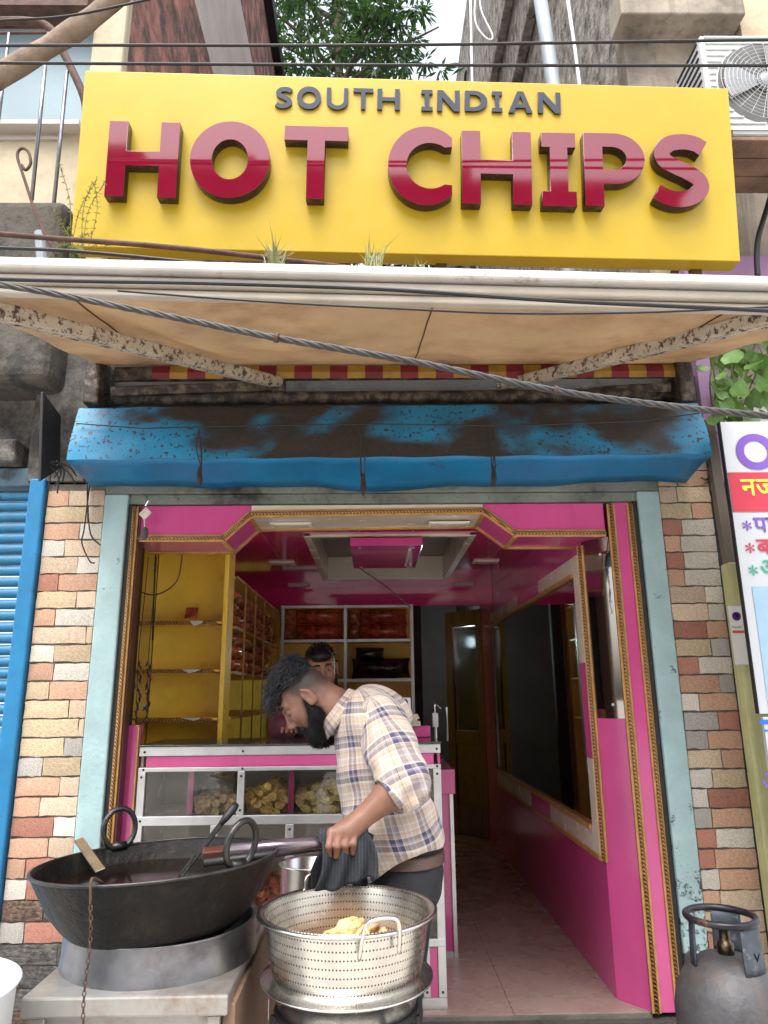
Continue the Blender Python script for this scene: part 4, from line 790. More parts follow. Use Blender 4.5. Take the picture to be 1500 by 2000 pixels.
# ------------------------------------------------------------------ colander over basin on stand
KC = V(-.073, 2.06, .958); KR = .216
def perfmat():
    m = mat('painted_hole_steel', (.66,.63,.58), .27, metal=1, var=.1, vs=6, rvar=.1, dirt=.3, dcol=(.46,.40,.31), ds=4, dsoft=.6, bump=.05, bs=16); n = m.node_tree; N = n.nodes; L = n.links; b = N['Principled BSDF']
    uv = N.new('ShaderNodeAttribute'); uv.attribute_name = 'perf'; sx = N.new('ShaderNodeSeparateXYZ'); L.new(uv.outputs['Vector'], sx.inputs[0])
    def fr(s_, mul):
        a = N.new('ShaderNodeMath'); a.operation = 'MULTIPLY'; a.inputs[1].default_value = mul; L.new(s_, a.inputs[0]); f_ = N.new('ShaderNodeMath'); f_.operation = 'FRACT'; L.new(a.outputs[0], f_.inputs[0])
        c = N.new('ShaderNodeMath'); c.operation = 'SUBTRACT'; c.inputs[1].default_value = .5; L.new(f_.outputs[0], c.inputs[0]); p = N.new('ShaderNodeMath'); p.operation = 'POWER'; p.inputs[1].default_value = 2; L.new(c.outputs[0], p.inputs[0]); return p.outputs[0]
    s1, s2 = fr(sx.outputs[0], 1.), fr(sx.outputs[1], 1.)
    k2 = N.new('ShaderNodeMath'); k2.operation = 'MULTIPLY'; k2.inputs[1].default_value = 4.2; L.new(s2, k2.inputs[0])
    ad = N.new('ShaderNodeMath'); ad.operation = 'ADD'; L.new(s1, ad.inputs[0]); L.new(k2.outputs[0], ad.inputs[1])
    lt_ = N.new('ShaderNodeMath'); lt_.operation = 'GREATER_THAN'; lt_.inputs[1].default_value = .06; L.new(ad.outputs[0], lt_.inputs[0]); mxh = N.new('ShaderNodeMix'); mxh.data_type = 'RGBA'; L.new(lt_.outputs[0], mxh.inputs[0]); mxh.inputs[6].default_value = (.10,.085,.07,1); L.new(b.inputs['Base Color'].links[0].from_socket, mxh.inputs[7]); L.new(mxh.outputs[2], b.inputs['Base Color'])  # dark of the holes is painted into the steel colour, none are cut
    return m
m_perf = perfmat()
kd = thing('colander', 'deep perforated steel colander with fried chips in it', 'colander', KC-V(0,0,.165))
def kmesh(name, prof, m_, rows, nseg=72, per=150):
    mb = MB(); mb.lathe(prof, KC, nseg); o = mb.build(name, m_, kd, smooth=True); me = o.data
    at = me.attributes.new('perf', 'FLOAT_VECTOR', 'CORNER'); og = V(*ORG[kd.name])
    for p in me.polygons:
        angs = []
        for li in p.loop_indices:
            c = me.vertices[me.loops[li].vertex_index].co; angs.append(math.atan2(c.y, c.x-(KC[0]-og[0]) if False else c.x))
        if max(angs)-min(angs) > math.pi: angs = [x if x > 0 else x+2*math.pi for x in angs]
        for li, a_ in zip(p.loop_indices, angs):
            z = me.vertices[me.loops[li].vertex_index].co.z; at.data[li].vector = (a_/(2*math.pi)*per, z/.165*rows, 0)
    return o
kmesh('bowl', [(KR,0),(KR*.985,-.02),(KR*.955,-.06),(KR*.92,-.105),(KR*.885,-.14),(KR*.86,-.16)], m_perf, 8.5)
MB().lathe([(KR*.86,-.16),(KR*.80,-.168),(0,-.17)], KC, 60).build('base', m_steel, kd, smooth=True)
MB().lathe([(KR-.003,-.003),(KR+.008,.0),(KR+.017,.001),(KR+.019,-.004),(KR+.015,-.008),(KR+.004,-.005)], KC, 72).build('rim', m_steel, kd, smooth=True)
for a_ in (rad(-68), rad(112)):
    o_ = V(math.cos(a_), math.sin(a_), 0); tg = V(-o_[1], o_[0], 0); b_ = KC+o_*(KR*.975)
    pts = [b_-tg*.05+V(0,0,-.05)+o_*.008, b_-tg*.047+V(0,0,.0)+o_*.022, b_-tg*.036+V(0,0,.028)+o_*.03, b_-tg*.0+V(0,0,.036)+o_*.032, b_+tg*.036+V(0,0,.028)+o_*.03, b_+tg*.047+V(0,0,.0)+o_*.022, b_+tg*.05+V(0,0,-.05)+o_*.008]
    MB().tube(catmull(pts, 5), .0052, 8).build('handle', m_steel, kd, smooth=True)
mb = MB()
for i in range(150):
    a_, r_ = random.uniform(0,6.28), .13*random.random()**.6; c = KC+V(.015+r_*math.cos(a_), .03+r_*math.sin(a_), -.155+.135*(1-r_/.16)*random.random()**.5); s_ = random.uniform(.018,.036)
    mb.blob(c, (s_, s_*.8, s_*.28), 8, 5, .18, rotm('X', random.uniform(-1.2,1.2)) @ rotm('Y', random.uniform(-1,1)))
mb.build('fried_chips', mat('golden_chip', (.66,.42,.18), .5, isl=.35, var=.5, vs=26, bump=.3, bs=50), smooth=True, label='golden fried chips draining in the perforated colander', cat='chips', kind='stuff')
BZ = KC[2]-.15
bn = thing('basin', 'wide rimmed steel basin holding the colander', 'basin', (KC[0], KC[1], BZ-.2))
MB().lathe([(KR*.84,.0),(KR+.002,-.006),(KR*1.02,-.002),(KR*1.02,-.008),(KR*.87,-.016),(KR*.80,-.07),(KR*.70,-.13),(KR*.5,-.165),(0,-.175)], V(KC[0],KC[1],BZ), 72).build('bowl', m_steel, bn, smooth=True)
std = thing('basin_stand', 'black iron tripod stand carrying the steel basin', 'stand', (KC[0], KC[1], 0))
rz = BZ-.075
MB().tube([V(KC[0],KC[1],rz)+V(math.cos(a),math.sin(a),0)*(KR*.82) for a in np.linspace(0,2*math.pi,40)[:-1]], .007, 7, closed=True).build('ring', m_black, std, smooth=True)
for a_ in (rad(-165), rad(-130), rad(-20), rad(90), rad(-55)):
    d = V(math.cos(a_), math.sin(a_), 0); MB().tube([V(KC[0],KC[1],rz)+d*KR*.85, V(KC[0],KC[1],.006)+d*KR*1.15], .009, 7).build('leg', m_black, std)
# steel pot and enamel tub behind
pc = P(600,1700,Y=2.75); t = thing('steel_pot', 'tall open steel pot standing behind the hanging cloth', 'pot', (pc[0], 2.85, .62)); p0 = V(pc[0]+.01, 2.85, pc[2]-.32)
MB().lathe([(0,0),(.105,.0),(.11,.02),(.116,.32),(.122,.325),(.119,.328),(.112,.32),(.106,.03),(0,.02)], p0, 40).build('body', m_steel, t, smooth=True)
t = thing('work_table', 'plain timber work table behind the stove', 'table', (-.32, 2.85, 0)); tb = p0[2]-.001
B(-.36, -.06, 2.66, 3.06, tb-.03, tb).build('top', m_ply, t, bevel=.003)
for x_ in (-.33, -.09):
    for y_ in (2.69, 3.03): B(x_-.02, x_+.02, y_-.02, y_+.02, .13 if y_ > 2.9 else 0, tb-.031).build('leg', m_ply, t)
ec = P(-55,1985,Y=1.72); t = thing('enamel_tub', 'white enamel tub rim beside the stove', 'tub', (ec[0], 1.72, 0))
MB().lathe([(0,.06),(.14,.06),(.17,.08),(.205,ec[2]+.10),(.215,ec[2]+.115),(.208,ec[2]+.118),(.196,ec[2]+.10),(.16,.04),(0,.03)], V(ec[0]-.128,1.70,-.06), 56).build('tub', m_plastic, t, smooth=True)
# ------------------------------------------------------------------ gas cylinder
gx, gy = 1.083, 2.45; gz = .13 if False else .0
gc = thing('gas_cylinder', 'worn grey gas cylinder with a round hand ring by the brick pier', 'gas cylinder', (gx, gy, 0))
m_gas = mat('worn_cylinder_paint', (0.0595,0.0595,0.063), .5, metal=.3, var=.45, vs=7, bump=.25, bs=30, dirt=.41, dcol=(.11,.07,.05), ds=4.5, dsoft=.25, streak=.35)
m_gasg = mat('cylinder_guard', (0.06,0.072,0.09), .5, metal=.4, var=.35, vs=12, dirt=.4, dcol=(.2,.2,.2), ds=14, dsoft=.1)
gr = .165
MB().lathe([(0,.03),(.08,.032),(.13,.05),(gr-.008,.09),(gr,.14),(gr+.002,.36),(gr+.0035,.365),(gr+.0035,.38),(gr,.385),(gr,.56),(gr-.01,.615),(gr-.04,.668),(gr-.085,.70),(.03,.712),(0,.713)], V(gx,gy,gz), 48).build('body', m_gas, gc, smooth=True)
MB().lathe([(.125,.06),(.128,.0),(.122,.0),(.118,.06)], V(gx,gy,gz), 40).build('foot_ring', m_gas, gc, smooth=True)
rz = .815
MB().tube([V(gx-.005,gy,rz)+V(math.cos(a)*.102,math.sin(a)*.102,0) for a in np.linspace(0,2*math.pi,44)[:-1]], .0105, 9, closed=True).build('hand_ring', mat('ring_paint', (.022,.02,.026), .35, metal=.4, var=.4, vs=14, dirt=.4, dcol=(.16,.07,.05), ds=10), gc, smooth=True)
for a_, wd in ((rad(-62), .045), (rad(60), .045), (rad(178), .02)):
    pts = []; mb = MB(); n = 8
    def gf(u, v, a_=a_, wd=wd): aa = a_+(u-.5)*wd*2/.1; r_ = lerp(.105, .098, v); return V(gx+r_*math.cos(aa), gy+r_*math.sin(aa), lerp(.675, rz, v))
    mb.grid(gf, 6, 4); mb.build('guard_plate', m_gasg, gc, smooth=True, solid=.005)
put(text_mesh('V', .001), 'stamp', gc, lambda x, y, z: V(gx+.102*math.cos(rad(-62))-.01+x*.03, gy+.102*math.sin(rad(-62))-.008, .72+y*.03+z), [m_plastic])
vm = MB(); vm.lathe([(0,0),(.024,0),(.024,.03),(.016,.035),(.016,.07),(.02,.072),(.02,.085),(0,.087)], V(gx,gy,.711), 20); vm.build('valve', mat('brass', (.09,.07,.04), .35, metal=1, var=.2), gc, smooth=True)
# ------------------------------------------------------------------ buildings above and behind
m_redpl = mat('rough_red_plaster', (.38,.17,.14), .95, var=.4, vs=5, bump=1., bs=9, dirt=.50, dcol=(.09,.07,.06), ds=3.5, dsoft=.2)
m_greypl = mat('grey_plaster', (.50,.45,.42), .9, var=.12, vs=2, bump=.15, bs=20, dirt=.3, dcol=(.18,.15,.13), ds=2)
m_creamw = mat('cream_wall', (0.45,0.3825,0.27), .85, var=.12, vs=3, bump=.2, bs=20, dirt=.38, dcol=(.32,.25,.17), ds=4, dsoft=.3)
m_rough = mat('roughcast_render', (.30,.275,.245), .95, var=.35, vs=9, bump=1., bs=16, dirt=.45, dcol=(.07,.06,.055), ds=7, dsoft=.2, streak=.4)
m_conc2 = mat('weathered_concrete', (0.288,0.248,0.2), .9, var=.25, vs=2.2, bump=.3, bs=18, dirt=.42, dcol=(.10,.085,.07), ds=2.0, dsoft=.35, streak=.5)
XL, XR = -1.5, 1.56
z1_, z2_, z3_ = P(398,70,X=XL)[2], P(484,70,X=XL)[2], P(526,70,X=XL)[2]
lb = thing('apartment_house', 'cream and brick red house with railing behind the sign', 'building', (-3, 6, 0))
B(-4.5, XL, 3.6, 15, 3.0, z1_).build('rough_wall', m_redpl, lb); B(-4.5, XL-.004, 3.6, 15, z1_, z2_).build('smooth_wall', m_greypl, lb); B(-4.5, XL, 3.6, 15, z2_, z3_).build('rough_wall', m_redpl, lb); B(-4.6, XL+.12, 3.55, 15, z3_, z3_+.25).build('roof_slab', m_black, lb)
cx = P(180,70,Y=3.5)[0]; B(cx, XL+.01, 3.5, 3.598, 3.0, 9).build('corner_column', m_creamw, lb, bevel=.02)
B(-4.5, cx-.001, 3.54, 3.599, 3.0, P(80,252,Y=3.54)[2]).build('spandrel', m_creamw, lb)
zw0, zw1 = P(80,251,Y=3.53)[2], P(80,48,Y=3.53)[2]
wn = B(-4.5, cx-.005, 3.56, 3.595, zw0, zw1).build('window', mat('dusty_window', (.20,.27,.31), .6, var=.1, vs=2), lb)
B(-4.5, cx-.002, 3.46, 3.56, zw0-.03, zw0).build('sill', m_greypl, wn); B(-4.5, cx-.002, 3.40, 3.599, zw1, zw1+.3).build('lintel_beam', m_rust, lb)
for px in (25, 85): p = P(px, 268, Y=3.53); B(p[0]-.09, p[0]+.09, 3.525, 3.541, p[2]-.018, p[2]+.004).build('slot', m_greypl, lb)
zr = P(902,70,X=XR)[2]
rb = thing('roughcast_house', 'grey roughcast house with pipes rising behind the sign', 'building', (3, 6, 0))
B(XR, 4.6, 3.62, 15, 3.0, zr).build('side_wall', m_rough, rb)
for zb_ in (P(985,70,X=XR)[2], P(1035,60,X=XR)[2]): MB().box(XR-.10, XR-.002, 3.7, 14, zb_-.16, zb_).build('ledge', m_rough, rb, bevel=.02)
px_ = P(1205,70,Y=3.58)[0]
B(px_, 4.6, 3.5, 3.618, 3.0, 9).build('front_wall', m_conc2, rb)
p = P(1214,26,Y=3.3); q = P(1458,30,Y=3.3); B(p[0], q[0]+.0, 3.3, 3.499, p[2]-.0, p[2]+.22).build('window_slab', m_conc2, rb, bevel=.01)
B(q[0]+.02, q[0]+1.2, 3.4, 3.499, p[2]-.35, p[2]+.6).build('fascia', m_creamw, rb)
# pipes
def pipe(pts, r, m_, label, name='drain_pipe'):
    mb = MB(); mb.tube([P(x, y, Y=Y) for x, y, Y in pts], r, 14); t = mb.build(name, m_, smooth=True, label=label, cat='pipe'); return t
m_pvc = mat('grey_pvc', (0.2475,0.285,0.3225), .4, var=.1, vs=4, dirt=.3, dcol=(.2,.2,.2), ds=5, dsoft=.2)
pipe([(1046,-60,3.55),(1068,80,3.5),(1090,230,3.47),(1110,540,3.42),(1112,620,3.4)], .042, m_pvc, 'thick grey blue drain pipe on the roughcast house')
pipe([(1100,-60,3.58),(1122,90,3.52),(1140,230,3.5),(1165,600,3.48)], .011, m_plastic, 'thin white pipe beside the thick drain pipe', 'conduit')
pipe([(918,-50,3.9),(922,160,3.8),(935,600,3.75)], .008, m_plastic, 'thin white conduit down the edge of the roughcast wall', 'conduit')
wire([(930,-30,3.7),(928,40,3.7),(950,75,3.7),(962,70,3.7),(940,20,3.7),(935,-30,3.7)], .006, 'looped pale cable near the top of the roughcast wall', 'cable', m_plastic)
# air conditioner
a0 = P(1338,140,Y=3.2); x0 = P(1382,150,Y=2.88)[0]; zt_ = P(1400,62,Y=2.88)[2]; zb_ = P(1420,256,Y=2.88)[2]
ac = thing('air_conditioner', 'white air conditioner outdoor unit bracketed on the house wall', 'air conditioner', (x0+.4, 3.05, zb_))
B(x0, x0+.84, 2.9, 3.2, zb_, zt_).build('case', m_plastic, ac, bevel=.012)
n_ = 17; fc = V(x0+.30, 2.9, (zb_+zt_)/2); fr = (zt_-zb_)*.40
for i in range(13):
    z = zb_+.03+i*(zt_-zb_-.06)/12; B(x0-.006, x0+.0, 2.93, 3.17, z, z+.012).build('side_slat', m_black, ac)
for i in range(16):
    z = zb_+.02+i*(zt_-zb_-.04)/15; dz = abs(z+.004-fc[2]); xa = x0+.02
    if dz < fr:
        ww = math.sqrt(fr*fr-dz*dz); 
        if fc[0]-ww-xa > .02: B(xa, fc[0]-ww-.008, 2.893, 2.899, z, z+.008).build('front_groove', mat('grille_grey', (.5,.51,.52), .5), ac) if 'grille_grey' not in bpy.data.materials else B(xa, fc[0]-ww-.008, 2.893, 2.899, z, z+.008).build('front_groove', bpy.data.materials['grille_grey'], ac)
    else: B(xa, x0+.80, 2.893, 2.899, z, z+.008).build('front_groove', bpy.data.materials.get('grille_grey') or mat('grille_grey', (.5,.51,.52), .5), ac)
mb = MB(); mb.add([fc+V(math.cos(a)*fr, -.003, math.sin(a)*fr) for a in np.linspace(0,2*math.pi,40)[:-1]], [tuple(range(39))]); mb.build('fan_opening', mat('fan_shade', (.10,.10,.10), .7), ac)
for k in range(3):
    a = k*2.094+.4; MB().grid(lambda u, v: fc+V(math.cos(a+u*1.1)*fr*(.2+.7*v), -.008-.012*u, math.sin(a+u*1.1)*fr*(.2+.7*v)), 6, 4).build('fan_blade', mat('fan_grey', (.22,.23,.24), .4) if k == 0 else bpy.data.materials['fan_grey'], ac, smooth=True)
MB().blob(fc+V(0,-.02,0), (fr*.22,.02,fr*.22), 16, 8).build('fan_hub', bpy.data.materials['fan_grey'], ac, smooth=True)
gm = MB()
for k in range(1, 13): gm.tube([fc+V(math.cos(a)*fr*k/12, -.035, math.sin(a)*fr*k/12) for a in np.linspace(0,2*math.pi,33)[:-1]], .0013, 4, closed=True)
for k in range(12): a = k*math.pi/12; gm.tube([fc+V(math.cos(a)*fr,-.033,math.sin(a)*fr), fc-V(math.cos(a)*fr,.033,math.sin(a)*fr)], .0013, 4)
gm.build('guard_grille', bpy.data.materials['grille_grey'], ac)
for q in range(3): B(x0-.02, x0+.9, 2.87+q*.13, 2.99+q*.13, zb_-.062, zb_-.042).build('support_board', m_ply, ac, bevel=.004)
for x_ in (x0+.06, x0+.7):
    MB().beam(V(x_,2.87,zb_-.0205), V(x_,3.498,zb_-.0205), .035, .04).build('bracket', m_rust, ac); MB().beam(V(x_,2.95,zb_-.03), V(x_,3.498,zb_-.42), .025, .025).build('bracket_strut', m_rust, ac)
wire([(1520,330,3.2),(1500,400,3.2),(1482,460,3.2),(1478,500,3.2),(1480,540,3.2)], .014, 'thick black insulated hose below the air conditioner', 'hose')
B(P(1335,520,Y=3.4)[0], 4.6, 3.4, 3.49, 3.4, P(1400,500,Y=3.4)[2]).build('purple_fascia', mat('purple_paint', (.36,.20,.36), .6, var=.1, vs=3), label='purple painted fascia panel low behind the sign corner', cat='panel')
# right neighbour below
t = thing('side_wall', 'dark wall in the gap beyond the brick pier', 'wall', (2.4, 3.5, 0))
B(1.6, 5, 3.52, 3.7, 0, 2.55).build('lower_wall', m_dark, t); B(1.6, 5, 3.53, 3.7, 2.551, 3.4).build('upper_wall', mat('pale_wall', (0.496,0.496,0.48), .9, var=.1, vs=3), t)  # lower part near-black, upper part pale
B(1.592, 1.66, 3.18, 3.5, 2.45, 3.2).build('purple_strip', bpy.data.materials['purple_paint'], t)
m_wood = mat('grey_timber', (.15,.12,.10), .85, var=.3, vs=8, stretch=(1,1,.15), bump=.3)
MB().beam(V(1.625,3.16,1.6), V(1.61,3.18,2.75), .045, .04, (0,1,0)).build('timber_post', m_wood, label='weathered timber strip standing against the brick pier edge', cat='post')
# lime post, boards
m_lime = mat('lime_paint', (.46,.45,.22), .75, var=.12, vs=5, bump=.2, bs=30, dirt=.36, dcol=(.22,.19,.08), ds=8, dsoft=.12, streak=.3)
lx = P(1404,1095,Y=3.17)[0]; lp_ = B(lx, lx+.5, 3.09, 3.17, 0, P(1420,1098,Y=3.1)[2]).build('lime_post', m_lime, label='lime yellow painted masonry post behind the poster board', cat='post', bevel=.012)
sticker('payment_sticker', 'white payment sticker with violet round emblem on the lime post', P(1443,1240,Y=3.087), V(1,0,0), V(0,0,1), .064, .25)
m_flex = mat('flex_white', (0.4752,0.4968,0.5328), .35, var=.03, vs=2, coat=.2); m_pred = mat('flex_red', (0.465,0.03,0.06), .35); m_ppur = mat('flex_purple', (0.154,0.07,0.385), .35); m_pgrn = mat('flex_green', (.03,.33,.22), .35); m_pyel = mat('flex_yellow', (.78,.62,.06), .35); m_pblu = mat('flex_blue', (.02,.13,.55), .35); m_psky = mat('flex_sky', (0.2736,0.4176,0.5616), .35); m_phair = mat('flex_dark', (.05,.03,.05), .4); m_pskin = mat('flex_skin', (.42,.22,.15), .4)
BY = 2.84
def bpx(x, y, d=0.): return P(x, y, Y=BY-d)
TL, BL = bpx(1412,824), bpx(1478,1394); bx0 = (TL[0]+BL[0])/2; bz1, bz0 = TL[2], BL[2]
pb = thing('poster_board', 'white printed poster board with red band and Hindi lettering', 'signboard', (bx0+.4, BY, bz0))
B(bx0, bx0+.8, BY, BY+.02, bz0, bz1).build('panel', m_flex, pb); B(bx0-.005, bx0-.001, BY-.002, BY+.022, bz0, bz1).build('edge_strip', m_black, pb)
zr1, zr0 = bpx(1435,923)[2], bpx(1440,1000)[2]
B(bx0+.002, bx0+.8, BY-.003, BY-.001, zr0, zr1).build('red_band', m_pred, pb)
def btext(s, x, y, h, m_, off=.012, dy=.0035):
    p = bpx(x, y); put(text_mesh(s, .0006, off), 'lettering', pb, lambda X, Y_, Z: V(p[0]+X*h, BY-dy-Z, p[2]+Y_*h), [m_])
btext('O', 1440, 914, .21, m_ppur, .03); btext('नज', 1449, 968, .11, m_pyel, .012, .0045)
btext('*', 1452, 1049, .095, m_ppur, .004); btext('पा', 1474, 1039, .095, m_ppur, .012)
btext('*', 1458, 1093, .095, m_pred, .004); btext('बच', 1480, 1082, .095, m_pred, .012)
btext('*', 1464, 1137, .095, m_pgrn, .004); btext('अ', 1486, 1123, .095, m_pgrn, .012)
a, b = bpx(1468,1146), bpx(1478,1385); B(a[0], bx0+.78, BY-.003, BY-.001, b[2], a[2]).build('portrait_ground', m_psky, pb)
hc = bpx(1515,1215); MB().blob(hc+V(0.01,0,0), (.072,.0035,.085), 24, 12).build('portrait_hair', m_phair, pb); MB().blob(hc+V(.02,-.002,-.065), (.055,.004,.085), 24, 12).build('portrait_face', m_pskin, pb); MB().blob(hc+V(.03,-.001,-.29), (.11,.004,.12), 24, 12).build('portrait_shoulder', m_flex, pb)
p2b = thing('lower_board', 'white board with blue lettering below the poster board', 'signboard', (bx0+.4, BY, .5))
B(bx0+.012, bx0+.8, BY+.002, BY+.02, .5, bz0-.012).build('panel', m_flex, p2b)
p = bpx(1492,1460); put(text_mesh('स', .0006, .015), 'lettering', p2b, lambda X, Y_, Z: V(p[0]+X*.16, BY-.001-Z, p[2]+Y_*.16), [m_pblu])
p3 = bpx(1490,1545); put(text_mesh('अ', .0006, .012), 'lettering', p2b, lambda X, Y_, Z: V(p3[0]+X*.10, BY-.001-Z, p3[2]+Y_*.10), [m_ppur])
# ------------------------------------------------------------------ leaves, trees, weeds
def leafmat(name, col, tr=.4):
    m = mat(name, col, .45, var=.35, vs=3, rnd=.15); n = m.node_tree; N = n.nodes; L = n.links; b = N['Principled BSDF']; o = [x for x in N if x.type == 'OUTPUT_MATERIAL'][0]
    tl = N.new('ShaderNodeBsdfTranslucent'); tl.inputs[0].default_value = (col[0]*1.6, col[1]*1.5, col[2], 1); mx = N.new('ShaderNodeMixShader'); mx.inputs[0].default_value = tr
    L.new(b.outputs[0], mx.inputs[1]); L.new(tl.outputs[0], mx.inputs[2]); L.new(mx.outputs[0], o.inputs[0]); return m
m_mango = leafmat('mango_leaf', (.022,.055,.016)); m_vine = leafmat('vine_leaf', (.10,.19,.045), .4); m_weed = leafmat('weed_leaf', (.19,.20,.07), .3); m_bark = mat('bark', (.10,.075,.055), .9, var=.3, bump=.6, bs=20)
def leaf_verts(c, d, up, L_, W_):
    d = nrm(d); s_ = nrm(np.cross(d, up)); n_ = np.cross(s_, d)
    return [c, c+d*L_*.4+s_*W_/2+n_*W_*.12, c+d*L_*.45-n_*.0, c+d*L_*.4-s_*W_/2+n_*W_*.12, c+d*L_-n_*L_*.08]
tr = thing('mango_tree', 'tall dark leafed mango tree rising in the gap behind the shop', 'tree', (-.7, 11.5, 0))
mb = MB(); mb.tube(catmull([V(-.7,11.5,0), V(-.6,11.5,4), V(-.8,11.4,8), V(-.6,11.5,12), V(-.7,11.5,17)], 5), list(np.linspace(.22,.06,21)), 9)
tips = []
for k in range(60):
    z = random.uniform(6.5, 16.5); a = random.uniform(0, 6.28); l_ = random.uniform(1.0, 2.3); s0 = V(-.7,11.5,z); e = s0+V(math.cos(a)*l_, math.sin(a)*l_, random.uniform(.3,1.2)); mb.tube(catmull([s0, lerp(s0,e,.5)+V(0,0,.15), e], 4), list(np.linspace(.06,.015,9)), 6); tips += [lerp(s0,e,q) for q in (.55,.75,.9,1.05)]
mb.build('trunk', m_bark, tr, smooth=True)
mb = MB()
for k in range(1300):
    b_ = random.choice(tips); c = b_+V(random.gauss(0,.45), random.gauss(0,.45), random.gauss(0,.6))
    if c[0] > .95+.25*math.sin(c[2]*2) and c[2] > 12.2: continue
    for j in range(random.randint(16,26)):
        d = V(random.gauss(0,1), random.gauss(0,1), random.gauss(-.75,.6)); cc = c+nrm(d)*random.uniform(.02,.14)
        mb.add(leaf_verts(cc, d, V(random.uniform(-.4,.4),random.uniform(-.4,.4),1), random.uniform(.15,.26), random.uniform(.04,.06)), [(0,1,2),(0,2,3),(1,4,2),(2,4,3)])
mb.build('crown', m_mango, tr)
# vine by the pier: separate large leaves sharing mesh data
vn = thing('vine', 'light green broad leafed climbing plant above the poster board', 'plant', P(1440,830,Y=3.1))
mb = MB()
for k in range(6):
    a = P(1380+random.uniform(0,60), 850, Y=3.2); e = P(1380+k*24, 670+random.uniform(-15,30), Y=3.0+.05*k); mb.tube(catmull([a, lerp(a,e,.5)+V(random.uniform(-.05,.05),0,.02), e], 5), .004, 5)
mb.build('stem', m_weed, vn)
hv = [(0,0,0),(.28,-.12,.03),(.5,.18,.06),(.42,.55,.03),(.15,.85,-.03),(0,1.05,-.08),(-.15,.85,-.03),(-.42,.55,.03),(-.5,.18,.06),(-.28,-.12,.03),(0,.5,-.03)]
lme = bpy.data.meshes.new('leaf'); lme.from_pydata(hv, [], [(0,1,10),(1,2,10),(2,3,10),(3,4,10),(4,5,10),(5,6,10),(6,7,10),(7,8,10),(8,9,10),(9,0,10)]); lme.shade_smooth(); lme.materials.append(m_vine)
for k in range(150):
    px, py = random.uniform(1352,1540), random.uniform(655,835)
    if px < 1385 and random.random() < .6: continue
    o = bpy.data.objects.new('leaf', lme); C.objects.link(o); o.parent = vn; p = P(px, py, Y=random.uniform(2.92,3.3))
    if p[0] < 1.62: p[0] += random.uniform(.0,.1)
    o.location = Vector(p-ORG[vn.name]); s_ = random.uniform(.045,.11); o.scale = (s_*random.uniform(.75,1.1), s_, s_*random.uniform(.5,2.5)); o.rotation_euler = (random.uniform(.6,1.9), random.uniform(-.6,.6), random.uniform(-1.3,1.3)+math.pi*(random.random() < .2))
vn2 = MB()
for k in range(600):
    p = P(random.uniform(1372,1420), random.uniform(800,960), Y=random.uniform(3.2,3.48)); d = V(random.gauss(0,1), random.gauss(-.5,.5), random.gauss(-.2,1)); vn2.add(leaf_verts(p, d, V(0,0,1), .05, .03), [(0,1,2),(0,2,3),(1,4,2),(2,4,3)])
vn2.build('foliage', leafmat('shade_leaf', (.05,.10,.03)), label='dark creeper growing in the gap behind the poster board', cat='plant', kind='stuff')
def grass(px, py, n, hgt, label, Y=1.79):
    b_ = P(px, py, Y=Y); mb = MB()
    for k in range(n):
        a = random.gauss(0,.45); h_ = hgt*random.uniform(.5,1.1); c = b_+V(random.gauss(0,.012), random.gauss(0,.01), -.006); lean = V(math.sin(a)*h_*.7, random.gauss(0,.25)*h_, 0); p0, p1, p2 = c, c+lean*.35+V(0,0,h_*.6), c+lean+V(0,0,h_*.95); s_ = V(.0016,0,0)
        mb.add([p0-s_, p0+s_, p1+s_, p1-s_, p2], [(0,1,2,3),(3,2,4)])
    mb.build('grass_tuft', m_weed, label=label, cat='grass')
grass(537,526,60,.115,'grass tuft growing on the awning rail below the sign, bushiest one'); grass(728,532,42,.11,'thin grass tuft sprouting on the awning rail at its middle'); grass(808,534,18,.05,'small dry sprig of grass on the awning rail')
# ------------------------------------------------------------------ upper left clutter
rl_ = thing('railing', 'bent rusty pipe railing with thin bars at the upper house', 'railing', P(80,380,Y=3.1)); RY = 3.05
MB().tube(catmull([P(-300,40,Y=RY), P(-60,42,Y=RY), P(60,42,Y=RY), P(100,58,Y=RY), P(120,95,Y=RY), P(164,190,Y=RY), P(168,250,Y=RY)], 6), .021, 10).build('top_pipe', m_rust, rl_, smooth=True)
MB().tube([P(-300,66,Y=RY), P(95,64,Y=RY)], .008, 6).build('sub_rail', m_rust, rl_)
for a, b in (((18,66),(-12,300)), ((95,64),(62,390)), ((131,140),(105,400)), ((-60,66),(-95,400))): MB().tube([P(*a, Y=RY), P(*b, Y=RY)], .010, 8).build('bar', m_steeld, rl_, smooth=True)
mb = MB(); mb.tube(catmull([P(-160,270,Y=2.85), P(0,150,Y=2.85), P(110,82,Y=2.85), P(200,18,Y=2.85), P(330,-110,Y=2.85)], 6), [.05+.004*math.sin(k) for k in range(25)], 12); mb.build('wooden_pole', mat('weathered_pole', (0.208,0.152,0.112), .85, var=.3, vs=10, bump=.4, bs=30), smooth=True, label='weathered round wooden pole slanting up across the railing', cat='pole')
wire([(-100,50,2.7),(0,40,2.7),(140,30,2.7),(330,-10,2.7)], .006, 'thin black wire crossing behind the slanting wooden pole', 'cable')
p = P(0,380,Y=3.0); q = P(118,510,Y=3.0); mb = MB().box(p[0]-.5, q[0], 3.0, 3.3, 2.9, p[2]-.02); pc_ = mb.build('parapet_block', mat('mossy_concrete', (.13,.115,.095), .95, var=.4, vs=5, bump=.8, bs=18, dirt=.5, dcol=(.03,.03,.025), ds=5, dsoft=.3), bevel=.05, seg=3, label='mossy rounded concrete parapet end beside the sign', cat='parapet')
MB().tube([P(78,455,Y=2.9), P(85,540,Y=2.9)], .025, 10).build('stub_pipe', m_pvc, label='short grey pipe stub in front of the mossy parapet', cat='pipe')
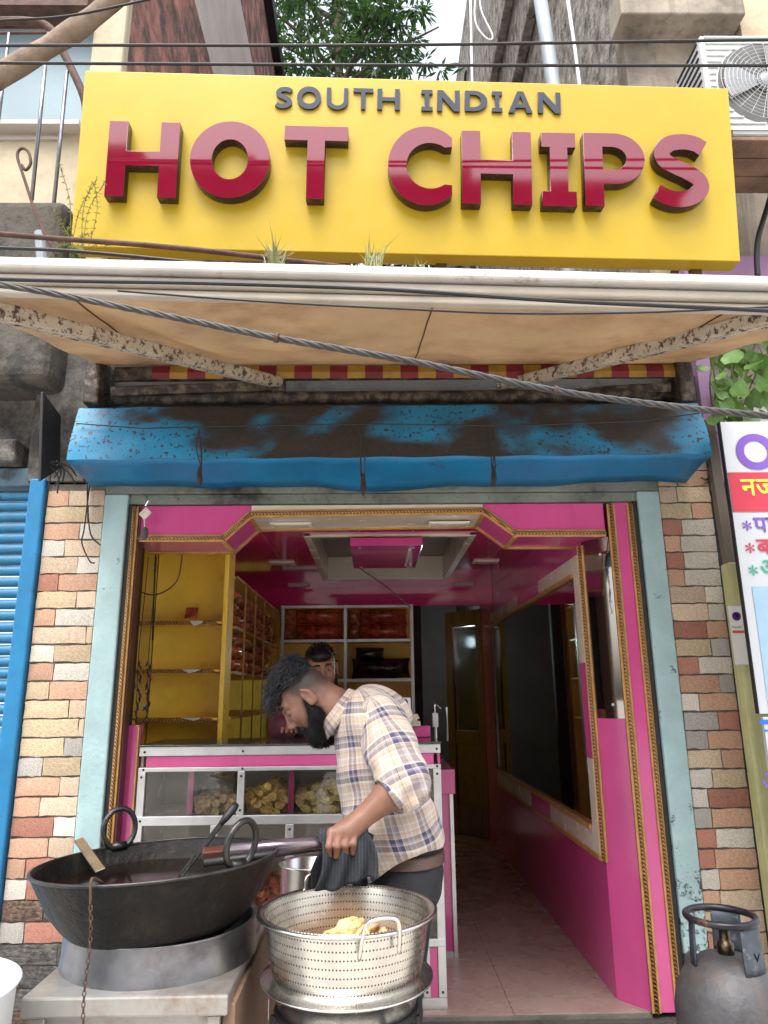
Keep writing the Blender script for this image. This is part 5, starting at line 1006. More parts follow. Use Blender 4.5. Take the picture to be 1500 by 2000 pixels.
mb = MB(); mb.tube(catmull([P(110,500,Y=2.8), P(75,430,Y=2.8), P(48,350,Y=2.8), P(34,305,Y=2.8), P(42,290,Y=2.8), P(55,296,Y=2.8), P(60,318,Y=2.8), P(50,332,Y=2.8), P(42,322,Y=2.8)], 6), .007, 7); mb.build('iron_hook', m_rust, smooth=True, label='rusty iron rod bent into a hook beside the sign', cat='hook')
wd = thing('weed', 'feathery yellow green weed growing beside the sign', 'plant', P(140,520,Y=2.7)); mb = MB(); ms = MB()
for k in range(11):
    b_ = P(135+random.uniform(-10,30), 515, Y=2.72); e = P(random.choice((130,160,190,215,150,110))+random.uniform(-25,25), random.uniform(320,500), Y=2.66+random.uniform(-.05,.06)); pts = catmull([b_, lerp(b_,e,.5)+V(random.uniform(-.03,.03),0,.05), e], 6); ms.tube(pts, .0016, 4)
    for p in pts[3:]:
        for j in range(4):
            d = V(random.gauss(0,1), random.gauss(0,.6), random.gauss(.1,.7)); mb.add(leaf_verts(p, d, V(0,0,1), random.uniform(.010,.022), .006), [(0,1,2),(0,2,3),(1,4,2),(2,4,3)])
ms.build('stem', m_weed, wd); mb.build('leaves', m_weed, wd)
# ------------------------------------------------------------------ houses across the street (behind the camera, mirrored in the letters)
m_opp = mat('far_house_wall', (.10,.095,.085), .9, var=.2, vs=.6); m_oppw = mat('far_house_window', (.05,.06,.07), .2)
for k, (x0, x1, y0, h_, lab) in enumerate(((-15,-1.5,-27,20.0,'middle house across the street mirrored in the letters'), (-.8,15,-26,18.8,'low house across the street mirrored in the letters'))):
    t = thing('far_house', lab, 'building', ((x0+x1)/2, y0, 0)); B(x0, x1, y0-8, y0, 0, h_).build('wall', m_opp, t); B(x0-.3, x1+.3, y0-8.2, y0+.5, h_, h_+.3).build('roof_slab', m_opp, t)
    for q in range(4): xx = lerp(x0+1, x1-3, random.random()); B(xx, xx+random.uniform(.8,2.2), y0-3, y0-1, h_+.3, h_+random.uniform(.9,2.4)).build('roof_tank', m_opp, t)
    z = 1.2
    while z < h_-2.2:
        x = x0+1.2
        while x < x1-2: B(x, x+1.3, y0+.01, y0+.08, z, z+1.5).build('window', m_oppw, t); x += 2.9
        z += 3.2
# ------------------------------------------------------------------ people: signed-distance bodies meshed with surface nets
def surf_nets(fn, lo, hi, h):
    lo = np.asarray(lo, float); hi = np.asarray(hi, float); n = np.maximum(np.ceil((hi-lo)/h).astype(int)+1, 4)
    ax = [lo[i]+h*np.arange(n[i]) for i in range(3)]; X, Y, Z = np.meshgrid(*ax, indexing='ij')
    D = fn(X.astype(np.float32), Y.astype(np.float32), Z.astype(np.float32)); ins = D < 0
    c = [(i,j,k) for i in (0,1) for j in (0,1) for k in (0,1)]
    def sub(A, o): return A[o[0]:n[0]-1+o[0], o[1]:n[1]-1+o[1], o[2]:n[2]-1+o[2]]
    s = sum(sub(ins, o).astype(np.int8) for o in c); act = (s > 0) & (s < 8); idx = np.argwhere(act); I = tuple(idx.T)
    acc = np.zeros((len(idx), 3)); cnt = np.zeros(len(idx))
    for a in c:
        for d in range(3):
            if a[d]: continue
            b = list(a); b[d] = 1
            da = sub(D, a)[I]; db = sub(D, b)[I]; x = (da < 0) != (db < 0); t = np.where(x, da/np.where(da-db == 0, 1, da-db), 0)
            p = np.array(a, float)[None].repeat(len(idx), 0); p[:, d] = t; acc[x] += p[x]; cnt[x] += 1
    v = lo + h*(idx + acc/cnt[:, None]); vid = -np.ones(tuple(n-1), int); vid[I] = np.arange(len(idx)); F_ = []
    for d in range(3):
        e = [slice(None)]*3; e2_ = [slice(None)]*3; e[d] = slice(0, -1); e2_[d] = slice(1, None); A = ins[tuple(e)]; Bb = ins[tuple(e2_)]
        E = np.argwhere(A != Bb); o1, o2 = [q for q in range(3) if q != d]
        E = E[(E[:, o1] > 0) & (E[:, o2] > 0) & (E[:, o1] < n[o1]-1) & (E[:, o2] < n[o2]-1)]; st = A[tuple(E.T)]
        def at(a, b): q = E.copy(); q[:, o1] -= a; q[:, o2] -= b; return vid[tuple(q.T)]
        q = np.stack([at(1,1), at(0,1), at(0,0), at(1,0)], 1); flip = st if d != 1 else ~st
        q[~flip] = q[~flip][:, ::-1]; F_.append(q)
    return v, np.concatenate(F_)
def smin(a, b, k): h_ = np.clip(.5+.5*(b-a)/k, 0, 1); return b*(1-h_)+a*h_-k*h_*(1-h_)
def smax(a, b, k): return -smin(-a, -b, k)
class Fr:
    """local frame: o origin, f/u/s axes (forward, up, side)"""
    def __init__(s, o, f, u, k=1.): s.k = k; s.o = np.asarray(o, float); s.f = nrm(f); u = np.asarray(u, float); s.u = nrm(u-s.f*(u @ s.f)); s.s = np.cross(s.u, s.f)
    def loc(s, X, Y, Z):
        a, b, c = X-s.o[0], Y-s.o[1], Z-s.o[2]; return tuple((a*q[0]+b*q[1]+c*q[2])/s.k for q in (s.f, s.u, s.s))
    def w(s, a, b, c=0.): return s.o+(s.f*a+s.u*b+s.s*c)*s.k
def ell(p, c, r):
    k = np.sqrt(sum(((p[i]-c[i])/r[i])**2 for i in range(3))); return (k-1)*min(r)*1.0
def cone(p, a, b, ra, rb, sc=(1,1,1)):
    a = [a[i]/sc[i] for i in range(3)]; b = [b[i]/sc[i] for i in range(3)]; q = [p[i]/sc[i] for i in range(3)]; ba = [b[i]-a[i] for i in range(3)]; l2 = sum(x*x for x in ba)+1e-12
    t = np.clip(sum((q[i]-a[i])*ba[i] for i in range(3))/l2, 0, 1); return np.sqrt(sum((q[i]-a[i]-ba[i]*t)**2 for i in range(3)))-(ra+(rb-ra)*t)
def chain(p, pts, rs, k=.03, sc=(1,1,1)):
    d = None
    for i in range(len(pts)-1):
        e = cone(p, pts[i], pts[i+1], rs[i], rs[i+1], sc); d = e if d is None else smin(d, e, k)
    return d
def skinmat(name, col, lip=None):
    m = mat(name, col, .48, var=.14, vs=22, bump=.12, bs=160, rvar=.08); b = m.node_tree.nodes['Principled BSDF']; n = m.node_tree; N = n.nodes; L = n.links; at = N.new('ShaderNodeAttribute'); at.attribute_name = 'stubble'; mx = N.new('ShaderNodeMix'); mx.data_type = 'RGBA'; L.new(at.outputs['Fac'], mx.inputs[0]); L.new(b.inputs['Base Color'].links[0].from_socket, mx.inputs[6]); mx.inputs[7].default_value = (.014,.012,.012,1); L.new(mx.outputs[2], b.inputs['Base Color'])
    b.inputs['Subsurface Weight'].default_value = .12; b.inputs['Subsurface Radius'].default_value = (.02,.008,.004); b.inputs['Subsurface Scale'].default_value = .3; return m
m_skin = skinmat('skin_man', (.20,.095,.062)); m_skin2 = skinmat('skin_second', (.27,.125,.08))
m_hair = mat('black_hair', (.0045,.0045,.006), .34, var=.3, vs=40, bump=.5, bs=150, stretch=(1,1,1))
m_beard = mat('black_beard', (.004,.0038,.0038), .6, var=.3, vs=60, bump=.8, bs=190)
m_eye = mat('eye_white', (.30,.27,.24), .15, var=.02); m_pup = mat('eye_dark', (.01,.008,.007), .1, var=.02)
def head_sdf(p, beardy=False):
    f, u, s = p; a = np.abs(s); q = (f, u, a)
    d = ell(p, (-.004,.033,0), (.090,.090,.075)); d = smin(d, ell(p, (.035,-.035,0), (.062,.088,.058)), .035)
    d = smin(d, ell(q, (.045,-.075,.0), (.045,.048,.044)), .03)            # jaw
    d = smin(d, ell(p, (.078,-.102,0), (.022,.020,.026)), .025)            # chin
    d = smin(d, cone(q, (.084,.034,.0), (.072,.036,.042), .014, .012), .014)   # brow
    d = smin(d, ell(q, (.062,-.022,.040), (.026,.024,.020)), .02)          # cheek
    d = smax(d, -ell(q, (.102,.012,.033), (.022,.015,.019)), .014)         # eye sockets
    d = smin(d, ell(q, (.078,.011,.032), (.0135,.0125,.0145)), .004)       # lids
    d = smin(d, cone(p, (.090,.024,0), (.116,-.026,0), .0085, .0125), .012)    # nose
    d = smin(d, ell(q, (.103,-.034,.012), (.012,.009,.008)), .008)
    d = smin(d, cone(q, (.095,-.060,0), (.083,-.062,.022), .009, .005), .008); d = smin(d, cone(q, (.093,-.074,0), (.083,-.072,.020), .009, .005), .006)
    e = ell(q, (-.008,-.004,.079), (.020,.033,.010)); e = smax(e, -ell(q, (-.003,.0,.090), (.011,.021,.009)), .004)
    e = smin(e, cone(q, (-.024,.004,.084), (-.006,.028,.086), .005, .005), .004); e = smin(e, ell(q, (.002,-.028,.080), (.008,.009,.007)), .006)
    return smin(d, e, .006)
def hairline(p):
    f, u, s = p; a = np.abs(s); hl = u-(.012+.42*f)+.004*np.sin(f*300)*np.sin(s*260+u*200)
    front = u-.078+.12*(a-.03)                            # straight hairline over the forehead
    return np.where(f > .045, np.minimum(hl, front), np.minimum(hl, np.where(f > .015, (front*(f-.015)+hl*(.045-f))/.03, hl)))
def hair_sdf(p, grow=.016, tuft=1.):
    f, u, s = p; hl = u-(.062+.22*f)+.005*np.sin(f*300)*np.sin(s*260+u*200); hl = np.where(f > .06, u-.04-.2*(.12-f), hl); t = np.clip(hl/.05, 0, 1); t = t*t*(3-2*t)
    g = grow*t-.004; d = ell(p, (-.004,.033,0), (.090,.090,.075))-g
    if tuft: d = smin(d, ell(p, (.078,.086,0), (.050*tuft,.030*tuft,.054)), .03)
    return smax(d, -hl, .006)
def beard_sdf(p, L_=1.):
    f, u, s = p; q = (f, u, np.abs(s)); d = cone(q, (.010,-.004,.069), (.024,-.066,.052), .007, .024); d = smin(d, cone(q, (.024,-.070,.048), (.066,-.108,.016), .027, .036*L_), .02)
    d = smin(d, ell(p, (.052,-.118,0), (.056,.040*L_+.004,.046)), .02); d = smin(d, cone(q, (.104,-.050,.0), (.088,-.066,.030), .0085, .008), .006); d = smin(d, cone(q, (.088,-.066,.030), (.075,-.10,.03), .008, .012), .01)
    return smax(d, -ell(p, (.098,-.072,0), (.018,.008,.020)), .004)
def meshfrom(parts, name, mat_, parent, plaid=None, label=None):
    v = []; f = []; n = 0
    for a, b in parts: v.append(a); f.append(b+n); n += len(a)
    v = np.concatenate(v); f = np.concatenate(f)
    o = link(name, v.tolist(), f.tolist(), mat_, parent, True)
    if plaid is not None:
        at = o.data.attributes.new('plaid', 'FLOAT_VECTOR', 'POINT')
        if len(o.data.vertices) == len(v): at.data.foreach_set('vector', np.asarray(plaid(v), np.float32).ravel())
    if label: o['label'] = label
    return o
def stubble(o, fr, L_, og):
    n = len(o.data.vertices); co = np.empty(n*3, np.float32); o.data.vertices.foreach_get('co', co); co = co.reshape(-1,3)+np.asarray(og, np.float32)
    p = fr.loc(co[:,0], co[:,1], co[:,2]); far = np.sqrt(p[0]**2+p[1]**2+p[2]**2) > .2
    hl = hairline(p); a = np.clip((hl+.030)/.05, 0, 1)*(p[0] < .05)*(np.abs(p[2]) < .0785); b = np.clip(1-(beard_sdf(p, L_)+.001)/.014, 0, 1)
    st = np.maximum(a*.85, b*.8); st[far] = 0; at = o.data.attributes.new('stubble', 'FLOAT', 'POINT'); at.data.foreach_set('value', st.astype(np.float32)); return o
def strands(fr, n, hs, parent, mat_, rng_, L0=.035, L1=.075, name='hair_strands'):
    mb = MB()
    for k in range(n):
        th = rng_.uniform(-1.9, 1.9); fwd = rng_.uniform(-.75, .92); c = V(-.012+.106*fwd, .035+.102*math.sqrt(max(0,1-fwd*fwd))*math.cos(th), .082*math.sqrt(max(0,1-fwd*fwd))*math.sin(th))
        if c[1] < .072+.3*c[0] or c[1] < .06: continue
        nn = nrm(V((c[0]+.016)/.104**2, (c[1]-.045)/.11**2, c[2]/.08**2)); d0 = nrm(V(.9, .1-.9*max(0,fwd-.3), 0)+V(rng_.gauss(0,.18), rng_.gauss(0,.15), rng_.gauss(0,.28))); d0 = nrm(d0-nn*(d0 @ nn)*.75+nn*rng_.uniform(.12,.5))
        L_ = rng_.uniform(L0, L1)*(1.15 if c[0] > .03 else 1.0 if c[1] > .1 else .5)*(1.5 if rng_.random() < .08 else 1); pts = [c-nn*.004, c+d0*L_*.4+nn*.006, c+d0*L_*.75+nn*.003+V(0,-.003,0), c+d0*L_-nn*.004+V(0,-.010,0)]
        mb.tube([fr.w(*q) for q in pts], [.0010,.0012,.0009,.0003], 3, cap=False)
    return mb.build(name, mat_, parent, smooth=True)
# ---- plaid shirt cloth
def plaidmat():
    m = bpy.data.materials.new('plaid_cotton'); m.use_nodes = True; n = m.node_tree; N = n.nodes; L = n.links; b = N['Principled BSDF']
    at = N.new('ShaderNodeAttribute'); at.attribute_name = 'plaid'; sx = N.new('ShaderNodeSeparateXYZ'); L.new(at.outputs['Vector'], sx.inputs[0])
    def ramp(sock, per, stops):
        d = N.new('ShaderNodeMath'); d.operation = 'DIVIDE'; d.inputs[1].default_value = per; L.new(sock, d.inputs[0]); f_ = N.new('ShaderNodeMath'); f_.operation = 'FRACT'; L.new(d.outputs[0], f_.inputs[0])
        r = N.new('ShaderNodeValToRGB'); r.color_ramp.interpolation = 'CONSTANT'; L.new(f_.outputs[0], r.inputs[0]); els = r.color_ramp.elements
        els[0].position = stops[0][0]; els[0].color = (*stops[0][1], 1); els[1].position = stops[1][0]; els[1].color = (*stops[1][1], 1)
        for p_, c_ in stops[2:]: e = els.new(p_); e.color = (*c_, 1)
        return r.outputs[0]
    W_, PE, GR, PU, LN = (.58,.56,.53), (.48,.375,.285), (.25,.22,.265), (.06,.05,.10), (.09,.07,.10)
    PB = (.47,.385,.34)
    su = [(0.,W_),(.03,PU),(.17,GR),(.19,W_),(.205,GR),(.27,PU),(.38,W_),(.40,PE),(.50,LN),(.51,PE),(.56,W_),(.58,PB),(.70,W_),(.715,PB),(.73,W_),(.75,PE),(.90,LN),(.91,PE),(.97,W_)]
    a = ramp(sx.outputs[0], .105, su); c = ramp(sx.outputs[1], .105, su)
    mx = N.new('ShaderNodeMix'); mx.data_type = 'RGBA'; mx.inputs[0].default_value = .5; L.new(a, mx.inputs[6]); L.new(c, mx.inputs[7])
    mu = N.new('ShaderNodeMix'); mu.data_type = 'RGBA'; mu.blend_type = 'MULTIPLY'; mu.inputs[0].default_value = .15; L.new(mx.outputs[2], mu.inputs[6]); L.new(a, mu.inputs[7])
    L.new(mu.outputs[2], b.inputs['Base Color']); b.inputs['Roughness'].default_value = .85; b.inputs['Sheen Weight'].default_value = .15
    tc = N.new('ShaderNodeTexCoord'); ns = N.new('ShaderNodeTexNoise'); ns.inputs['Scale'].default_value = 16; ns.inputs['Detail'].default_value = 4; L.new(tc.outputs['Object'], ns.inputs['Vector']); bp = N.new('ShaderNodeBump'); bp.inputs['Strength'].default_value = .35; bp.inputs['Distance'].default_value = .02; L.new(ns.outputs[0], bp.inputs['Height']); L.new(bp.outputs[0], b.inputs['Normal'])
    return m
m_plaid = plaidmat()
m_trouser = mat('grey_trouser', (0.0196,0.021,0.0252), .85, var=.25, vs=9, bump=.3, bs=22)
# ---- man 1, leaning over the wok
MY = 2.55
mn = thing('person', 'bearded person in checked shirt bending over the wok, gripping a handle', 'person', (P(790,1690,Y=MY)[0], MY, 0))
def K(x, y, Y=MY): return P(x, y, Y=Y)
hd = Fr(K(601,1361), V(-.66,-.0,-.75), V(-.75,0,.66), .95)     # face looks down-left
neck = K(668,1392); pel = K(790,1705); waist = K(768,1625); chest = K(738,1505); upper = K(712,1420)
SL, EL, WL = K(745,1418,2.385), K(789,1528,2.285), K(700,1604,2.245)      # near arm
hcen = K(668,1634,2.245)
hl_ = [hd.w(*q) for q in ((-.03,-.06,0),)]
def head_fn(X, Y, Z):
    p = hd.loc(X, Y, Z); d = head_sdf(p); q = (X, Y, Z)
    return smin(d, chain(q, [hd.w(-.035,-.035), lerp(hd.w(-.035,-.05), neck, .6), neck, upper], [.058,.056,.066,.09], .03), .03)
hv_, hf_ = surf_nets(head_fn, hd.o-V(.17,.13,.17), hd.o+V(.18,.13,.16), .0034)
def arm_fn(X, Y, Z):
    q = (X, Y, Z); d = chain(q, [SL, EL, lerp(EL,WL,.3), WL], [.052,.046,.045,.029], .02)
    ax = nrm(P(690,1640,Y=HY)-P(395,1668,Y=2.17)); hz = hcen
    palm = cone(q, WL+V(-.004,0,-.006), hz+ax*.012+V(.0,-.012,.016), .029, .034); d = smin(d, palm, .02)
    d = smin(d, cone(q, hz-ax*.026+V(0,-.022,.014), hz+ax*.036+V(0,-.020,.018), .019, .021), .016)
    for k in range(4):
        o_ = hz+ax*(-.034+.0235*k); ln = (.9,1.,1.02,.88)[k]; r_ = (.0100,.0108,.0108,.0098)[k]; jj = (.0,-.003,-.003,.001)[k]
        kn = o_+V(.004,-.028,.020+jj*-1); pp = o_+V(-.002,-.044,-.016*ln); dp = o_+V(-.003,-.030,-.044*ln); tp = o_+V(-.002,-.006,-.046*ln)
        fg = smin(cone(q, kn, pp, r_*1.14, r_), cone(q, pp, dp, r_, r_*.92), .004); fg = smin(fg, cone(q, dp, tp, r_*.92, r_*.82), .004); d = smin(d, fg, .0035)
    th = smin(cone(q, WL+V(-.03,.01,-.02), hz-ax*.0+V(0,.026,.004), .016, .0135), cone(q, hz+V(0,.026,.004), hz-ax*.03+V(0,.014,-.03), .0135, .0105), .006); d = smin(d, th, .008)
    return d
av_, af_ = surf_nets(arm_fn, hcen-V(.09,.11,.10), np.maximum(EL, SL)+V(.08,.09,.08), .0036)
RS, RE, RW = K(720,1430,2.74), K(735,1560,2.80), K(660,1640,2.72)
HPL, HPR = V(pel[0]+.0,2.47,pel[2]-.04), V(pel[0]+.02,2.64,pel[2]-.04); KNL, KNR = V(pel[0]-.075,2.46,.47), V(pel[0]-.02,2.66,.47); ANL, ANR = V(pel[0]-.055,2.47,.06), V(pel[0]-.01,2.68,.06)
def body_fn(X, Y, Z):
    q = (X, Y, Z); d = chain(q, [pel, waist, chest, upper], [.105,.10,.105,.085], .05, (1,1.3,1)); d = smin(d, chain(q, [RS, RE, RW], [.05,.042,.03], .02), .04)
    d = smin(d, cone(q, upper, SL, .07, .05), .04)
    for a, b, c in ((HPL,KNL,ANL), (HPR,KNR,ANR)): d = smin(d, chain(q, [a, b, c], [.078,.052,.036], .02), .04); d = smin(d, cone(q, c+V(.02,0,-.03), c+V(-.15,0,-.035), .032, .024), .02)
    return d
bv_, bf_ = surf_nets(body_fn, V(pel[0]-.38,2.25,-.01), V(pel[0]+.30,2.95,neck[2]+.06), .010)
stubble(meshfrom([(hv_,hf_),(av_,af_),(bv_,bf_)], 'body', m_skin, mn), hd, 1.15, ORG[mn.name])
v_, f_ = surf_nets(lambda X, Y, Z: hair_sdf(hd.loc(X, Y, Z), .012, 1.0), hd.o-V(.2,.13,.2), hd.o+V(.16,.13,.22), .0036)
hh_ = meshfrom([(v_,f_)], 'hair', m_hair, mn); strands(hd, 3600, None, hh_, mat('hair_strand', (.007,.0075,.011), .26, var=.3, vs=40), random.Random(5))
v_, f_ = surf_nets(lambda X, Y, Z: beard_sdf(hd.loc(X, Y, Z), 1.15), hd.o-V(.16,.11,.2), hd.o+V(.18,.11,.12), .0034)
bd_ = meshfrom([(v_,f_)], 'beard', m_beard, mn)
mb = MB(); r5 = random.Random(9); bc_ = hd.w(.03,-.075,0)
for k in range(3600):
    c = v_[r5.randrange(len(v_))]; o_ = nrm(c-bc_); d = nrm(o_*.55-hd.u*.75+V(r5.gauss(0,.28), r5.gauss(0,.28), r5.gauss(0,.28))); L_ = r5.uniform(.006,.017)
    mb.tube([c-o_*.002, c+d*L_*.6, c+d*L_+V(0,0,-.001)], [.0009,.0008,.0002], 3, cap=False)
mb.build('beard_strands', m_beard, bd_)
for s_ in (-1, 1):      # eyebrow, lid line
    MB().tube([hd.w(.093,.036,s_*.012), hd.w(.094,.041,s_*.028), hd.w(.080,.038,s_*.052)], [.004,.0055,.0025], 6).build('eyebrow', m_hair, mn, smooth=True)
    MB().tube([hd.w(.0895,.004,s_*.020), hd.w(.0915,.0015,s_*.032), hd.w(.085,.003,s_*.046)], [.0012,.0018,.0012], 5).build('eyelash', m_hair, mn, smooth=True)
# shirt: torso, sleeves, collar
tax = nrm(chest-pel); tnx = nrm(np.cross(V(0,1,0), tax)); hemF, hemB = K(722,1704), K(864,1646)
def fold(X, Y, Z, a=.006):
    t = (X-pel[0])*tax[0]+(Z-pel[2])*tax[2]; n_ = (X-pel[0])*tnx[0]+(Z-pel[2])*tnx[2]
    return a*np.sin(t*34+n_*30+Y*12)*np.sin(n_*14+2.1+Y*20) + a*.8*np.sin(t*62-n_*46+Y*30+1.)*np.clip(.6-np.abs(t-.18)*2.5,0,1)
def shirt_fn(X, Y, Z):
    q = (X, Y, Z); d = chain(q, [K(800,1715), K(771,1640), K(757,1580), K(733,1500), K(718,1428), K(700,1395)], [.150,.146,.140,.122,.098,.07], .05, (1,1.30,1))
    d = smin(d, cone(q, K(735,1412), SL+V(-.006,.03,.0), .085, .070), .09); d = smin(d, cone(q, K(735,1412), RS, .085, .066), .09)
    d = smin(d, ell(q, K(736,1420), (.078,.15,.095)), .08)
    d = d+fold(X, Y, Z)
    # hem: rises from front tail to back tail
    tt = np.clip((X-hemF[0])/(hemB[0]-hemF[0]), -.3, 1.1); hz = hemF[2]+(hemB[2]-hemF[2])*np.clip(tt,0,1)+.035*np.sin(np.clip(tt,0,1)*math.pi)-.0*tt
    d = smax(d, hz-Z, .006)
    col = hd.w(-.03,-.06); nn = nrm(neck-col); pl = (X-neck[0])*nn[0]+(Y-neck[1])*nn[1]+(Z-neck[2])*nn[2]
    return smax(d, -pl-.002, .01)
v_, f_ = surf_nets(shirt_fn, V(pel[0]-.36,2.22,hemF[2]-.05), V(pel[0]+.24,2.90,K(740,1330)[2]+.03), .0065)
def plaid_torso(v):
    r_ = v-pel; t = r_ @ tax; n_ = r_ @ tnx; y = r_[:,1]; b = n_*.9+.0; return np.stack([t + .012*np.sin(n_*18), np.arctan2(n_, -y*.75)*.155+.02*np.sin(t*8), t*0], 1)
sh = meshfrom([(v_,f_)], 'shirt', m_plaid, mn, plaid_torso)
cuffP = lerp(EL, WL, .36); cuffN = nrm(WL-EL); sx_ = nrm(EL-SL)
def sleeve_fn(X, Y, Z):
    q = (X, Y, Z); d = chain(q, [SL+V(-.002,.03,.016), lerp(SL,EL,.5), EL+V(.004,0,.0), lerp(EL,WL,.45)], [.084,.078,.071,.056], .03)
    t = (X-SL[0])*sx_[0]+(Z-SL[2])*sx_[2]; d = d+.005*np.sin(t*55+Y*25)*np.sin((X+Z)*30)+.005*np.sin(t*90+X*40)*np.clip(1-np.abs(t-.2)*7,0,1)
    pl = (X-cuffP[0])*cuffN[0]+(Y-cuffP[1])*cuffN[1]+(Z-cuffP[2])*cuffN[2]; d = smax(d, pl, .004)
    inner = cone(q, EL, WL, .052, .040); return smax(d, -np.maximum(inner, -(pl+.02)), .003)
v_, f_ = surf_nets(sleeve_fn, np.minimum(SL, EL)-V(.13,.13,.13), np.maximum(SL, EL)+V(.12,.13,.14), .005)
def plaid_sl(v):
    r_ = v-SL; t = r_ @ sx_; nx = nrm(np.cross(V(0,1,0), sx_)); n_ = r_ @ nx; return np.stack([t+.03, np.arctan2(n_, -r_[:,1])*.085+.05, t*0], 1)
meshfrom([(v_,f_)], 'sleeve', m_plaid, mn, plaid_sl)
# rolled cuff
cu1 = nrm(np.cross(cuffN, V(0,1,0))); cu2 = np.cross(cuffN, cu1); cc_ = cuffP-cuffN*.012
mb = MB(); v = []
for j, (dz, r_) in enumerate(((-.022,.058),(-.018,.063),(0,.064),(.012,.062),(.015,.056),(.0,.050))):
    for k in range(30):
        a = 2*math.pi*k/30; v.append(cc_+cuffN*(dz+.003*math.sin(a*3+j))+(cu1*math.cos(a)+cu2*math.sin(a))*(r_+.0025*math.sin(a*5+1)))
mb.add(v, [(j*30+k, j*30+(k+1) % 30, (j+1)*30+(k+1) % 30, (j+1)*30+k) for j in range(5) for k in range(30)])
o = mb.build('cuff', m_plaid, mn, smooth=True); at = o.data.attributes.new('plaid', 'FLOAT_VECTOR', 'POINT'); at.data.foreach_set('vector', np.array([(j*.018+.07, k*.0125, 0) for j in range(6) for k in range(30)], np.float32).ravel())
# collar
cn = nrm(hd.w(-.035,-.045)-neck); c1 = nrm(np.cross(cn, V(0,1,0))); c2 = np.cross(cn, c1); mb = MB(); v = []; pl_ = []
for j, (dz, r_) in enumerate(((-.02,.080),(.010,.079),(.032,.077),(.034,.083),(.012,.092),(-.012,.102))):
    for k in range(33):
        a = -2.75+5.5*k/32; v.append(neck+cn*(dz-.004)+(c1*math.cos(a)*1.02+c2*math.sin(a)*.98)*r_); pl_.append((k*.016, j*.014, 0))
mb.add(v, [(j*33+k, j*33+k+1, (j+1)*33+k+1, (j+1)*33+k) for j in range(5) for k in range(32)])
o = mb.build('collar', m_plaid, mn, smooth=True, solid=.003); at = o.data.attributes.new('plaid', 'FLOAT_VECTOR', 'POINT'); at.data.foreach_set('vector', np.array(pl_, np.float32).ravel())
# pocket flap edge, trousers, belt, shoes
def trouser_base(X, Y, Z):
    q = (X, Y, Z); d = chain(q, [K(795,1640), pel, V(pel[0]-.008,2.555,pel[2]-.09)], [.112,.116,.108], .04, (1,1.28,1))
    for a, b, c in ((HPL,KNL,ANL), (HPR,KNR,ANR)): d = smin(d, chain(q, [a, b, c+V(0,0,.02)], [.088,.068,.060], .03), .03)
    return d
def trouser_fn(X, Y, Z):
    d = trouser_base(X, Y, Z)+.004*np.sin(Z*45+X*30)*np.sin(Y*40+X*25); return smax(smax(d, Z-K(800,1640)[2], .006), .05-Z, .006)
v_, f_ = surf_nets(trouser_fn, V(pel[0]-.2,2.3,.02), V(pel[0]+.24,2.82,K(800,1625)[2]+.02), .009)
tr_ = meshfrom([(v_,f_)], 'trousers', m_trouser, mn)
bz = K(800,1668)[2]
v_, f_ = surf_nets(lambda X, Y, Z: smax(trouser_base(X, Y, Z)-.009, np.abs(Z-bz)-.018, .003), V(pel[0]-.2,2.3,bz-.04), V(pel[0]+.24,2.82,bz+.04), .006)
meshfrom([(v_,f_)], 'belt', mat('brown_belt', (.085,.05,.038), .5, var=.2), mn)
for an in (ANL, ANR):
    v_, f_ = surf_nets(lambda X, Y, Z: smax(smin(cone((X,Y,Z), an+V(.03,0,-.01), an+V(-.17,0,-.022), .046, .036), cone((X,Y,Z), an, an+V(.01,0,.03), .045, .045), .03), .004-Z, .004), an-V(.25,.08,.08), an+V(.12,.08,.1), .007); meshfrom([(v_,f_)], 'shoe', m_black, mn)
# ---- cloth round the handle
m_cloth = bpy.data.materials.new('check_towel'); m_cloth = mat('check_towel', (0.0165,0.0187,0.0231), .9, var=.3, vs=8, bump=.3, bs=60)
_n = m_cloth.node_tree; _N = _n.nodes; _b = _N['Principled BSDF']; _tc = _N.new('ShaderNodeTexCoord'); _w = _N.new('ShaderNodeTexWave'); _w.inputs['Scale'].default_value = 34; _n.links.new(_tc.outputs['Object'], _w.inputs['Vector']); _mx = _N.new('ShaderNodeMix'); _mx.data_type = 'RGBA'; _mr = _N.new('ShaderNodeMapRange'); _mr.inputs[1].default_value = .75; _mr.inputs[2].default_value = .9; _mr.inputs[4].default_value = .18
_n.links.new(_w.outputs['Fac'], _mr.inputs[0]); _n.links.new(_mr.outputs[0], _mx.inputs[0]); _n.links.new(_b.inputs['Base Color'].links[0].from_socket, _mx.inputs[6]); _mx.inputs[7].default_value = (.08,.11,.14,1); _n.links.new(_mx.outputs[2], _b.inputs['Base Color'])
cl = thing('towel', 'dark checked towel wrapped round the handle under his fist', 'towel', hcen-V(0,0,.2))
axh = nrm(P(690,1640,Y=HY)-P(395,1668,Y=2.17))
def towel(u, v, sgn, L_, ph):
    x = lerp(-.068, .078, u); c = hcen+axh*x; r_ = .029
    arcl = .06; s_ = v*(L_*(1+.10*math.sin(u*5+ph)) + arcl)
    if s_ < arcl: a = math.pi/2*(s_/arcl)*1.0; p = c+V(0, sgn*r_*math.sin(a), r_*math.cos(a))
    else: dn_ = s_-arcl; p = c+V(.22*dn_*(u-.45)+.02*math.sin(dn_*20+ph), sgn*(r_+.02*dn_/.15+ .014*math.sin(u*19+ph+dn_*9)*min(1,dn_/.05)), -dn_)
    return p
mb = MB(); mb.grid(lambda u, v: towel(u, v, -1, .118, .4), 30, 22); mb.build('front_fold', m_cloth, cl, smooth=True, solid=.003)
